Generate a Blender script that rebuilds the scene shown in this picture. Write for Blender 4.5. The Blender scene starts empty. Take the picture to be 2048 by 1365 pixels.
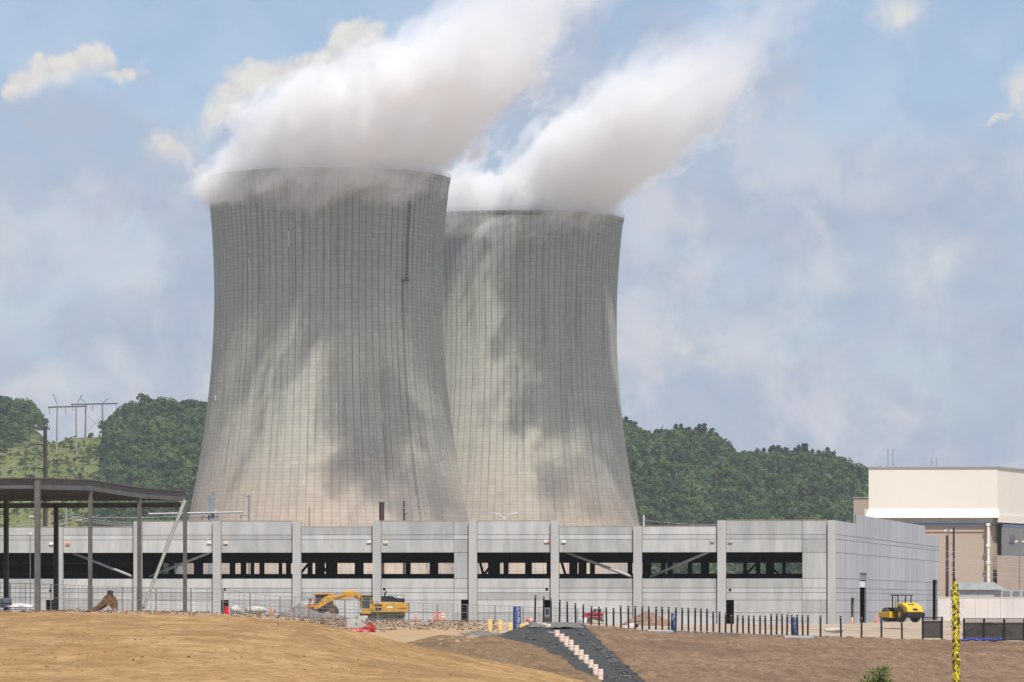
import bpy, math, random
import numpy as np
from mathutils import Matrix, Vector

random.seed(7)
RNG = np.random.default_rng(7)
SC = bpy.context.scene
COL = SC.collection
rad = math.radians

# ---------------------------------------------------------------- camera, sky, sun, exposure
# the picture is measured on a 2048 wide frame; F is the focal length in those units,
# HZ the height of the horizon line, CZ the camera height in metres
F, HZ, CZ = 8970.0, 1205.0, 12.0


def P(px, py, Y):
    return Vector(((px - 1024.0) * Y / F, Y, CZ - (py - HZ) * Y / F))


def pxof(x, y):
    return 1024.0 + x * F / y


cam_d = bpy.data.cameras.new('camera')
cam_d.sensor_width = 36.0
cam_d.lens = F / 2048.0 * 36.0
cam_d.shift_y = (HZ - 682.5) / 2048.0
cam_d.clip_start, cam_d.clip_end = 1.0, 9000.0
cam = bpy.data.objects.new('camera', cam_d)
cam.location = (0, 0, CZ)
cam.rotation_euler = (rad(90), 0, 0)
COL.objects.link(cam)
SC.camera = cam

SUN_EL, SUN_AZ = 60.0, 24.0          # degrees above the horizon, degrees to the right of straight behind the camera
SDIR = Vector((math.sin(rad(SUN_AZ)) * math.cos(rad(SUN_EL)), -math.cos(rad(SUN_AZ)) * math.cos(rad(SUN_EL)), math.sin(rad(SUN_EL))))
sun_d = bpy.data.lights.new('sun', 'SUN')
sun_d.energy, sun_d.angle, sun_d.color = 5.0, rad(0.5), (1.0, 0.945, 0.86)
sun = bpy.data.objects.new('sun', sun_d)
sun.rotation_euler = (-SDIR).to_track_quat('-Z', 'Y').to_euler()
sun.location = (0, 0, 500)
COL.objects.link(sun)

SC.view_settings.view_transform = 'Standard'
SC.view_settings.look = 'None'
SC.view_settings.exposure = 0.15
SC.view_settings.gamma = 1.0
SC.view_settings.use_curve_mapping = False
SC.render.engine = 'CYCLES'
SC.cycles.max_bounces = 8
SC.cycles.diffuse_bounces = 3
SC.cycles.glossy_bounces = 2
SC.cycles.transmission_bounces = 4
SC.cycles.transparent_max_bounces = 12
SC.cycles.volume_bounces = 6
SC.cycles.use_denoising = True
SC.cycles.sample_clamp_indirect = 4.0


class NT:
    """small helper that writes shader nodes"""
    def __init__(self, tree):
        self.t = tree
        tree.nodes.clear()

    def n(self, kind, **kw):
        nd = self.t.nodes.new(kind)
        for k, v in kw.items():
            setattr(nd, k, v)
        return nd

    def put(self, sock, v):
        if isinstance(v, bpy.types.NodeSocket):
            self.t.links.new(v, sock)
        elif v is not None:
            if sock.type == 'RGBA' and not hasattr(v, '__len__'):
                v = (v, v, v, 1)
            elif sock.type == 'RGBA' and len(v) == 3:
                v = (*v, 1)
            sock.default_value = v

    def m(self, op, a, b=None, c=None, clamp=False):
        nd = self.n('ShaderNodeMath', operation=op, use_clamp=clamp)
        self.put(nd.inputs[0], a)
        if b is not None:
            self.put(nd.inputs[1], b)
        if c is not None:
            self.put(nd.inputs[2], c)
        return nd.outputs[0]

    def ss(self, v, lo, hi, a=0.0, b=1.0):
        nd = self.n('ShaderNodeMapRange', interpolation_type='SMOOTHSTEP')
        for i, x in enumerate((v, lo, hi, a, b)):
            self.put(nd.inputs[i], x)
        return nd.outputs[0]

    def lin(self, v, lo, hi, a=0.0, b=1.0):
        nd = self.n('ShaderNodeMapRange')
        for i, x in enumerate((v, lo, hi, a, b)):
            self.put(nd.inputs[i], x)
        return nd.outputs[0]

    def sep(self, v):
        nd = self.n('ShaderNodeSeparateXYZ')
        self.put(nd.inputs[0], v)
        return nd.outputs[0], nd.outputs[1], nd.outputs[2]

    def comb(self, x, y, z):
        nd = self.n('ShaderNodeCombineXYZ')
        for i, q in enumerate((x, y, z)):
            self.put(nd.inputs[i], q)
        return nd.outputs[0]

    def vm(self, op, a, b=None):
        nd = self.n('ShaderNodeVectorMath', operation=op)
        self.put(nd.inputs[0], a)
        if b is not None:
            self.put(nd.inputs[1], b)
        return nd.outputs[1] if op in ('LENGTH', 'DISTANCE', 'DOT_PRODUCT') else nd.outputs[0]

    def noise(self, v, scale, detail=3.0, rough=0.55, dist=0.0, color=False):
        nd = self.n('ShaderNodeTexNoise')
        self.put(nd.inputs['Vector'], v)
        nd.inputs['Scale'].default_value = scale
        nd.inputs['Detail'].default_value = detail
        nd.inputs['Roughness'].default_value = rough
        nd.inputs['Distortion'].default_value = dist
        return nd.outputs['Color'] if color else nd.outputs[0]

    def mix(self, f, a, b, mode='MIX'):
        nd = self.n('ShaderNodeMix', data_type='RGBA', blend_type=mode)
        self.put(nd.inputs[0], f)
        self.put(nd.inputs[6], a)
        self.put(nd.inputs[7], b)
        return nd.outputs[2]

    def coord(self, which='Object'):
        return self.n('ShaderNodeTexCoord').outputs[which]

    def attr(self, name):
        return self.n('ShaderNodeAttribute', attribute_name=name)


# ---- sky: Nishita air with a broken layer of soft cloud and a few lit cumulus heads
world = bpy.data.worlds.new('World')
SC.world = world
world.use_nodes = True
w = NT(world.node_tree)
SKY_S = 0.1
sky = w.n('ShaderNodeTexSky', sky_type='NISHITA')
sky.sun_disc = False
sky.sun_elevation = rad(SUN_EL)
sky.sun_rotation = rad(180.0 - SUN_AZ)
sky.altitude = 200
sky.air_density, sky.dust_density, sky.ozone_density = 1.0, 0.6, 1.6
d = w.coord('Generated')
dx, dy, dz = w.sep(d)
azi = w.m('ARCTAN2', dx, dy)
ele = w.m('ARCSINE', dz)
warp = w.noise(d, 60, 4, 0.6, color=True)
warp = w.vm('SUBTRACT', warp, (0.5, 0.5, 0.5))
wx, wy, wz = w.sep(warp)
az2 = w.m('MULTIPLY_ADD', wx, 0.022, azi)
el2 = w.m('MULTIPLY_ADD', wz, 0.016, ele)


def blob(px, py, sx, sy, rot=0.0, hard=(0.0, 0.6), fine=0.0):
    """soft lump of cloud at a bearing, given on the 2048 frame"""
    a, e = (px - 1024) / F, (HZ - py) / F
    u, v = w.m('SUBTRACT', az2, a), w.m('SUBTRACT', el2, e)
    c, s = math.cos(rad(rot)), math.sin(rad(rot))
    uu = w.m('ADD', w.m('MULTIPLY', u, c * F / sx), w.m('MULTIPLY', v, s * F / sx))
    vv = w.m('ADD', w.m('MULTIPLY', u, -s * F / sy), w.m('MULTIPLY', v, c * F / sy))
    r = w.m('SQRT', w.m('ADD', w.m('MULTIPLY', uu, uu), w.m('MULTIPLY', vv, vv)))
    val = w.m('SUBTRACT', 1.0, r)
    if fine:
        val = w.m('MULTIPLY_ADD', w.m('SUBTRACT', fine_n, 0.5), fine, val)
    r_ = w.ss(val, hard[0], hard[1])
    return w.m('MULTIPLY', r_, w.ss(vv, -0.75, 0.15, 0.12, 1.0)) if fine and hard[1] < 1.0 else r_


def union(ms):
    r = ms[0]
    for k in ms[1:]:
        r = w.m('MAXIMUM', r, k)
    return r


fine_n = w.noise(d, 190, 5, 0.56)
soft_n = w.noise(w.vm('MULTIPLY', d, (1.0, 1.0, 1.5)), 27, 6, 0.52, 0.4)
mid_n = w.noise(w.vm('MULTIPLY', d, (1.0, 1.0, 1.3)), 75, 6, 0.58, 0.2)
# cloud cover: most of the band near the horizon, broken higher up
cover = w.lin(ele, 0.030, 0.135, 0.78, 0.34)
layer = w.ss(w.m('ADD', w.m('MULTIPLY_ADD', mid_n, 0.30, soft_n), w.m('SUBTRACT', cover, 0.65)), 0.42, 0.76)
gaps = union([blob(120, 40, 480, 130, 8, (0.0, 0.8)), blob(1010, 60, 900, 120, 0, (0.0, 0.9)), blob(1980, 160, 330, 190, 25, (0.0, 0.8)),
              blob(1700, 90, 260, 90, 0, (0, .9))])
layer = w.m('MULTIPLY', layer, w.m('SUBTRACT', 1.0, w.m('MULTIPLY', gaps, 0.75)))
banks = union([blob(150, 330, 420, 230, -10, (0.0, 0.55)), blob(560, 300, 300, 170, 15, (0.0, 0.6)), blob(1500, 330, 420, 260, -35, (0.0, 0.7)),
               blob(1900, 430, 360, 260, 20, (0.0, 0.8)), blob(1160, 170, 400, 230, 25, (0.0, 0.6)), blob(1480, 190, 260, 170, 35, (0.0, 0.7))])
low_n = w.noise(w.vm('MULTIPLY', d, (1.0, 1.0, 1.8)), 19, 5, 0.55, 0.6)
lowband = w.m('MULTIPLY', w.ss(w.m('ADD', ele, w.m('MULTIPLY_ADD', low_n, 0.05, -0.025)), 0.088, 0.128, 1.0, 0.0), w.ss(low_n, 0.34, 0.56, 0.62, 0.97))
layer = w.m('MAXIMUM', w.m('MAXIMUM', layer, w.m('MULTIPLY', low_n, 0.55)), lowband)
layer = w.m('MAXIMUM', layer, w.m('MULTIPLY', banks, w.lin(mid_n, 0.3, 0.65, 0.45, 0.92)))
grey = w.mix(w.ss(mid_n, 0.35, 0.7), (0.325, 0.39, 0.515), (0.40, 0.435, 0.54))
grey = w.mix(w.ss(w.noise(d, 40, 6, 0.56, 0.3), 0.45, 0.66), grey, (0.535, 0.535, 0.585))
heads = union([
    blob(170, 130, 80, 62, 25, (0.02, 0.4), 0.5), blob(95, 165, 95, 52, 30, (0.02, 0.4), 0.5), blob(40, 195, 55, 42, 20, (0.02, 0.4), 0.5),
    blob(250, 150, 62, 24, 5, (0.02, 0.6), 0.6),
    blob(715, 100, 85, 62, 20, (0.02, 0.4), 0.5), blob(640, 135, 95, 50, 30, (0.02, 0.45), 0.5), blob(540, 165, 120, 52, 15, (0.02, 0.5), 0.6),
    blob(470, 215, 120, 60, 45, (0.02, 0.9), 0.7), blob(355, 305, 80, 52, -20, (0.02, 0.8), 0.6), blob(1998, 245, 38, 18, 10, (0.02, 0.5), 0.6),
    blob(1800, 30, 120, 60, 0, (0.0, 1.3), 0.6), blob(2035, 190, 60, 80, 0, (0.0, 1.2), 0.5), blob(1860, 520, 130, 90, 30, (0.0, 1.8), 0.6),
    blob(1380, 690, 180, 70, 0, (0.0, 2.0), 0.6)])
headcol = w.mix(w.ss(fine_n, 0.30, 0.62), (0.60, 0.58, 0.575), (0.74, 0.70, 0.645))
sc = w.n('ShaderNodeVectorMath', operation='SCALE')
air = w.mix(1.0, sky.outputs[0], (0.87, 0.93, 1.05), 'MULTIPLY')


def dim(c):
    nd = w.n('ShaderNodeVectorMath', operation='SCALE')
    w.put(nd.inputs[0], c)
    nd.inputs[3].default_value = 1.0 / SKY_S
    return nd.outputs[0]


skyc = w.mix(w.m('MULTIPLY', layer, 0.95), air, dim(grey))
skyc = w.mix(w.m('MULTIPLY', heads, 0.92), skyc, dim(headcol))
bg = w.n('ShaderNodeBackground')
w.put(bg.inputs[0], skyc)
bg.inputs[1].default_value = SKY_S
wo = w.n('ShaderNodeOutputWorld')
w.t.links.new(bg.outputs[0], wo.inputs[0])
# ---------------------------------------------------------------- helpers: materials, meshes, things
def mk(name, col, rough=0.7, metal=0.0, var=0.12, scale=1.2, bump=0.0, bscale=8.0, stretch=(1, 1, 1), col2=None, spec=0.3, tint=0.0):
    """plain material with procedural mottling; tint mixes in the mesh's per-piece attribute"""
    m = bpy.data.materials.new(name)
    m.use_nodes = True
    t = NT(m.node_tree)
    v = t.vm('MULTIPLY', t.coord('Object'), stretch)
    n = t.noise(v, scale, 5, 0.6)
    c2 = col2 or tuple(x * (1 - var) for x in col)
    c1 = col if col2 else tuple(min(1, x * (1 + var)) for x in col)
    c = t.mix(t.ss(n, 0.34, 0.66), c1, c2)
    if tint:
        a = t.attr('tint').outputs['Fac']
        g = t.lin(a, 0, 1, 1 - tint, 1 + tint)
        c = t.mix(1.0, c, t.comb(g, g, g), 'MULTIPLY')
    b = t.n('ShaderNodeBsdfPrincipled')
    t.put(b.inputs['Base Color'], c)
    b.inputs['Roughness'].default_value = rough
    b.inputs['Metallic'].default_value = metal
    b.inputs['Specular IOR Level'].default_value = spec
    if bump:
        bp = t.n('ShaderNodeBump')
        bp.inputs['Strength'].default_value = 1.0
        bp.inputs['Distance'].default_value = bump
        t.put(bp.inputs['Height'], t.noise(v, bscale, 5, 0.65))
        t.put(b.inputs['Normal'], bp.outputs[0])
    o = t.n('ShaderNodeOutputMaterial')
    t.t.links.new(b.outputs[0], o.inputs[0])
    return m


WM = {}          # world matrix of every object that parents something


def reg(o, parent, loc=None, rz=0.0):
    M = Matrix.Identity(4)
    if loc is not None:
        M = Matrix.Translation(loc) @ Matrix.Rotation(rz, 4, 'Z')
    WM[o.name] = (WM[parent.name] @ M) if parent else M


def tag(o, label=None, cat=None, group=None, kind=None):
    if label:
        o['label'] = label
    if cat:
        o['category'] = cat
    if group:
        o['group'] = group
    if kind:
        o['kind'] = kind
    return o


def thing(name, label, cat, loc, rz=0.0, group=None):
    o = bpy.data.objects.new(name, None)
    o.empty_display_size = 0.5
    o.location = loc
    o.rotation_euler = (0, 0, rz)
    COL.objects.link(o)
    reg(o, None, Vector(loc), rz)
    return tag(o, label, cat, group)


class MB:
    def __init__(self):
        self.v, self.f, self.s = [], [], []
        self.M = None

    def add(self, vs, fs, smooth=False):
        k = len(self.v)
        if self.M is not None:
            vs = [self.M @ Vector(p) for p in vs]
        self.v += [tuple(p) for p in vs]
        self.f += [tuple(i + k for i in f) for f in fs]
        self.s += [smooth] * len(fs)
        return self

    def hexa(self, p):
        """eight corners: four below, four above, both counter-clockwise"""
        return self.add(p, [(3, 2, 1, 0), (4, 5, 6, 7), (0, 1, 5, 4), (1, 2, 6, 5), (2, 3, 7, 6), (3, 0, 4, 7)])

    def box(self, x0, x1, y0, y1, z0, z1):
        return self.hexa([(x0, y0, z0), (x1, y0, z0), (x1, y1, z0), (x0, y1, z0), (x0, y0, z1), (x1, y0, z1), (x1, y1, z1), (x0, y1, z1)])

    def bar(self, p, q, w, h=None, up=(0, 0, 1)):
        """rectangular bar from p to q"""
        p, q = Vector(p), Vector(q)
        h = h or w
        d = (q - p).normalized()
        u = Vector(up)
        if abs(d.dot(u)) > 0.99:
            u = Vector((0, 1, 0))
        s = d.cross(u).normalized() * (w / 2)
        t = s.cross(d).normalized() * (h / 2)
        return self.hexa([p - s - t, p + s - t, q + s - t, q - s - t, p - s + t, p + s + t, q + s + t, q - s + t])

    def tube(self, p, q, r0, r1=None, n=10, caps=True):
        return self.poly([p, q], [r0, r0 if r1 is None else r1], n, caps)

    def poly(self, pts, r, n=8, caps=True):
        pts = [Vector(p) for p in pts]
        if not hasattr(r, '__len__'):
            r = [r] * len(pts)
        vs, fs = [], []
        d0 = (pts[1] - pts[0]).normalized()
        a = Vector((0, 0, 1)) if abs(d0.z) < 0.9 else Vector((1, 0, 0))
        s = d0.cross(a).normalized()
        for i, p in enumerate(pts):
            d = (pts[min(i + 1, len(pts) - 1)] - pts[max(i - 1, 0)]).normalized()
            s = (s - d * s.dot(d)).normalized()
            t = d.cross(s)
            for k in range(n):
                an = 2 * math.pi * k / n
                vs.append(p + (s * math.cos(an) + t * math.sin(an)) * r[i])
        for i in range(len(pts) - 1):
            for k in range(n):
                fs.append((i * n + k, i * n + (k + 1) % n, (i + 1) * n + (k + 1) % n, (i + 1) * n + k))
        self.add(vs, fs, True)
        if caps:
            self.add(vs[:n], [tuple(range(n - 1, -1, -1))])
            self.add(vs[-n:], [tuple(range(n))])
        return self

    def prism(self, prof, y0, y1, axis='y'):
        """outline of (x, z) points pushed from y0 to y1"""
        n = len(prof)
        vs = [(a, y0, b) for a, b in prof] + [(a, y1, b) for a, b in prof]
        if axis == 'x':
            vs = [(y, x, z) for x, y, z in vs]
        fs = [tuple(range(n)), tuple(range(2 * n - 1, n - 1, -1))] + [(i, i + n, (i + 1) % n + n, (i + 1) % n) for i in range(n)]
        return self.add(vs, fs)

    def lathe(self, prof, c=(0, 0, 0), n=16, axis='z'):
        """(radius, height) outline turned about an axis through c"""
        vs, fs = [], []
        for r, h in prof:
            for k in range(n):
                a = 2 * math.pi * k / n
                q = (r * math.cos(a), r * math.sin(a), h)
                if axis == 'y':
                    q = (q[0], q[2], q[1])
                elif axis == 'x':
                    q = (q[2], q[0], q[1])
                vs.append((q[0] + c[0], q[1] + c[1], q[2] + c[2]))
        for i in range(len(prof) - 1):
            for k in range(n):
                fs.append((i * n + k, i * n + (k + 1) % n, (i + 1) * n + (k + 1) % n, (i + 1) * n + k))
        return self.add(vs, fs, True)

    def lump(self, c, r, seed=0, seg=10, rings=6, rough=0.18):
        rg = np.random.default_rng(seed)
        ph = rg.uniform(0, 6.28, 8)
        vs, fs = [], []
        for i in range(rings + 1):
            th = math.pi * i / rings
            for k in range(seg):
                a = 2 * math.pi * k / seg
                x, y, z = math.sin(th) * math.cos(a), math.sin(th) * math.sin(a), math.cos(th)
                g = 1 + rough * (math.sin(3 * x + ph[0]) * math.sin(4 * y + ph[1]) + math.sin(5 * z + ph[2] + 2 * x) * 0.6 + 0.5 * math.sin(9 * x + ph[3]) * math.sin(8 * y + ph[4]))
                vs.append((c[0] + r[0] * x * g, c[1] + r[1] * y * g, c[2] + r[2] * z * g))
        for i in range(rings):
            for k in range(seg):
                fs.append((i * seg + k, (i + 1) * seg + k, (i + 1) * seg + (k + 1) % seg, i * seg + (k + 1) % seg))
        return self.add(vs, fs, True)

    def build(self, name, mat, parent=None, world=False, bevel=0.0):
        """world: the points are in world space; otherwise in the parent's space. A top-level mesh gets its origin at its base"""
        vs = self.v
        me = bpy.data.meshes.new(name)
        o = bpy.data.objects.new(name, me)
        if parent is None:
            a = np.array(vs)
            lo, hi = a.min(0), a.max(0)
            b = Vector(((lo[0] + hi[0]) / 2, (lo[1] + hi[1]) / 2, lo[2]))
            vs = [(p[0] - b.x, p[1] - b.y, p[2] - b.z) for p in vs]
            o.location = b
            COL.objects.link(o)
            reg(o, None, b)
        else:
            if world:
                I = WM[parent.name].inverted()
                vs = [tuple(I @ Vector(p)) for p in vs]
            o.parent = parent
            COL.objects.link(o)
            reg(o, parent)
        me.from_pydata(vs, [], self.f)
        me.polygons.foreach_set('use_smooth', self.s)
        for q in (mat if isinstance(mat, (list, tuple)) else [mat]):
            me.materials.append(q)
        me.update()
        if bevel:
            bv = o.modifiers.new('bevel', 'BEVEL')
            bv.width, bv.segments, bv.limit_method = bevel, 2, 'ANGLE'
        return o


def nmesh(name, verts, faces, mats, parent=None, smooth=False, attr=None, kind=None, loc=None):
    """mesh straight from numpy arrays (quads or triangles)"""
    verts = np.asarray(verts, dtype=np.float64)
    faces = np.asarray(faces, dtype=np.int32)
    me = bpy.data.meshes.new(name)
    if loc is None and parent is None:
        loc = np.array([(verts[:, 0].min() + verts[:, 0].max()) / 2, (verts[:, 1].min() + verts[:, 1].max()) / 2, verts[:, 2].min()])
    if loc is not None:
        verts = verts - np.asarray(loc)
    k = faces.shape[1]
    me.vertices.add(len(verts))
    me.vertices.foreach_set('co', verts.astype(np.float32).ravel())
    me.loops.add(faces.size)
    me.loops.foreach_set('vertex_index', faces.ravel())
    me.polygons.add(len(faces))
    me.polygons.foreach_set('loop_start', np.arange(0, faces.size, k, dtype=np.int32))
    me.polygons.foreach_set('use_smooth', np.full(len(faces), bool(smooth)))
    if attr is not None:
        at = me.attributes.new('tint', 'FLOAT', 'POINT')
        at.data.foreach_set('value', np.asarray(attr, dtype=np.float32))
    for q in (mats if isinstance(mats, (list, tuple)) else [mats]):
        me.materials.append(q)
    me.update(calc_edges=True)
    me.validate()
    o = bpy.data.objects.new(name, me)
    if loc is not None:
        o.location = Vector(loc)
    if parent is not None:
        o.parent = parent
    COL.objects.link(o)
    reg(o, parent, Vector(loc) if loc is not None else None)
    if kind:
        o['kind'] = kind
    return o


def grid_faces(nr, nc):
    i = np.arange(nr - 1)[:, None] * nc + np.arange(nc - 1)[None, :]
    return np.stack([i, i + 1, i + nc + 1, i + nc], -1).reshape(-1, 4)


def copy_tree(root, loc=None, rz=None, label=None):
    """a thing with copies of its parts and sub-parts (mesh data shared)"""
    r = root.copy()
    COL.objects.link(r)
    if loc is not None:
        r.location = loc
    if rz is not None:
        r.rotation_euler = (0, 0, rz)
    if label:
        r['label'] = label
    for ch in KIDS(root):
        c = ch.copy()
        COL.objects.link(c)
        c.parent = r
        for g in KIDS(ch):
            q = g.copy()
            COL.objects.link(q)
            q.parent = c
    return r


def KIDS(o):
    return [x for x in COL.objects if x.parent is o]


_ONES = 'zeroth first second third fourth fifth sixth seventh eighth ninth tenth eleventh twelfth thirteenth fourteenth fifteenth sixteenth seventeenth eighteenth nineteenth'.split()


def nth(k):
    """1 -> first, 23 -> twenty-third"""
    if k < 20:
        return _ONES[k]
    t = ['twent', 'thirt', 'fort', 'fift'][k // 10 - 2]
    return t + 'ieth' if k % 10 == 0 else t + 'y-' + _ONES[k % 10]


# value noise for ground relief
_T = RNG.random((256, 256))


def vnoise(x, y):
    xi, yi = np.floor(x).astype(int), np.floor(y).astype(int)
    fx, fy = x - xi, y - yi
    fx, fy = fx * fx * (3 - 2 * fx), fy * fy * (3 - 2 * fy)
    a, b = _T[xi % 256, yi % 256], _T[(xi + 1) % 256, yi % 256]
    c, e = _T[xi % 256, (yi + 1) % 256], _T[(xi + 1) % 256, (yi + 1) % 256]
    return (a * (1 - fx) + b * fx) * (1 - fy) + (c * (1 - fx) + e * fx) * fy - 0.5


def fbm(x, y, o=4, g=0.5):
    r, a = 0, 1.0
    for k in range(o):
        r = r + a * vnoise(x * 2 ** k + 17.3 * k, y * 2 ** k + 9.1 * k)
        a *= g
    return r


def lerp(a, b, t):
    return a + (b - a) * t


def tab(pts):
    xs, ys = [p[0] for p in pts], [p[1] for p in pts]
    return lambda x: np.interp(x, xs, ys)
# ---------------------------------------------------------------- cooling towers
T_RIM, T_THROAT, T_BASE = 156.8, 114.1, -8.0      # heights above the camera
A_THROAT, K_HYP = 42.3, 0.361


def t_rad(h):
    return np.sqrt(A_THROAT ** 2 + K_HYP ** 2 * (np.asarray(h, dtype=float) - T_THROAT) ** 2)


def tower_material(name, joint):
    m = bpy.data.materials.new(name)
    m.use_nodes = True
    t = NT(m.node_tree)
    co = t.coord('Object')
    x, y, z = t.sep(co)
    rnd = t.n('ShaderNodeObjectInfo').outputs['Random']
    sh = t.m('MULTIPLY', rnd, 137.0)
    ang = t.m('MULTIPLY', t.m('ARCTAN2', x, y), 42.0)
    lowz = t.lin(z, 0, 165, 0, 165)
    # long rain streaks, broad weather blotches, mottling within a lift
    streak = t.noise(t.comb(t.m('ADD', ang, sh), t.m('MULTIPLY', lowz, 0.035), 0.0), 0.55, 5, 0.62)
    thin = t.noise(t.comb(t.m('ADD', ang, sh), t.m('MULTIPLY', lowz, 0.02), 3.0), 1.3, 3, 0.6)
    blotch = t.noise(t.comb(t.m('ADD', t.m('MULTIPLY', ang, 0.6), sh), t.m('MULTIPLY', lowz, 0.5), 0.0), 0.035, 4, 0.5)
    band = t.noise(t.comb(0.0, 0.0, t.m('ADD', t.m('MULTIPLY', lowz, 0.12), sh)), 1.0, 3, 0.6)
    hgt = t.m('ADD', lowz, t.m('MULTIPLY_ADD', blotch, 50.0, -25.0))
    up = t.ss(hgt, 30, 78)
    base = t.mix(up, (0.455, 0.376, 0.302), (0.400, 0.400, 0.330))
    base = t.mix(t.ss(lowz, 90, 162, 0.0, 0.8), base, (0.29, 0.315, 0.275))
    base = t.mix(t.ss(band, 0.42, 0.62, 0.0, 0.22), base, (0.33, 0.30, 0.27))
    base = t.mix(t.ss(blotch, 0.45, 0.66, 0, 0.30), base, (0.27, 0.27, 0.26))
    base = t.mix(t.m('MULTIPLY', t.ss(streak, 0.50, 0.68), t.ss(lowz, 5, 110, 0.14, 0.72)), base, (0.18, 0.20, 0.175))
    base = t.mix(t.m('MULTIPLY', t.ss(thin, 0.66, 0.74), 0.35), base, (0.52, 0.51, 0.47))
    a = t.attr('tint').outputs['Fac']
    g = t.lin(a, 0, 1, 0.93, 1.07)
    base = t.mix(1.0, base, t.comb(g, g, g), 'MULTIPLY')
    if joint:
        base = t.mix(1.0, base, (0.58, 0.58, 0.58), 'MULTIPLY')
    # black growth runs down from the rim along the joints
    N = 104.0
    fr = t.m('ABSOLUTE', t.m('SUBTRACT', t.m('FRACT', t.m('MULTIPLY', t.m('ARCTAN2', x, y), N / (2 * math.pi))), 0.5))
    cell = t.m('FLOOR', t.m('MULTIPLY', t.m('ARCTAN2', x, y), N / (2 * math.pi)))
    wn = t.n('ShaderNodeTexWhiteNoise', noise_dimensions='1D')
    t.put(wn.inputs['W'], t.m('ADD', t.m('FLOOR', t.m('ADD', t.m('MULTIPLY', t.m('ARCTAN2', x, y), N / (2 * math.pi)), 0.5)), sh))
    run = t.m('ADD', t.m('MULTIPLY', wn.outputs[0], 85.0), t.m('MULTIPLY', streak, 55.0))
    deep = t.ss(t.m('SUBTRACT', t.m('SUBTRACT', 168.0, lowz), run), -5, 18, 1.0, 0.0)
    line = t.ss(t.m('ADD', fr, t.m('MULTIPLY', t.noise(t.comb(ang, t.m('MULTIPLY', lowz, 0.2), 1.0), 0.8, 2), 0.06)), 0.425, 0.51)
    base = t.mix(t.m('MULTIPLY', t.m('MULTIPLY', line, t.m('ADD', t.m('MULTIPLY', deep, 0.38), t.ss(lowz, 30, 120, 0.13, 0.24))), 1.0), base, (0.085, 0.085, 0.082))
    b = t.n('ShaderNodeBsdfPrincipled')
    t.put(b.inputs['Base Color'], base)
    b.inputs['Roughness'].default_value = 0.85
    b.inputs['Specular IOR Level'].default_value = 0.15
    o = t.n('ShaderNodeOutputMaterial')
    t.t.links.new(b.outputs[0], o.inputs[0])
    return m


M_panel = tower_material('weathered_concrete', False)
M_joint = tower_material('stained_joint', True)
M_rail = mk('galvanised_rail', (0.32, 0.34, 0.36), 0.5, 0.6)
M_ladder = mk('rusted_ladder_steel', (0.075, 0.07, 0.065), 0.7)


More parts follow.
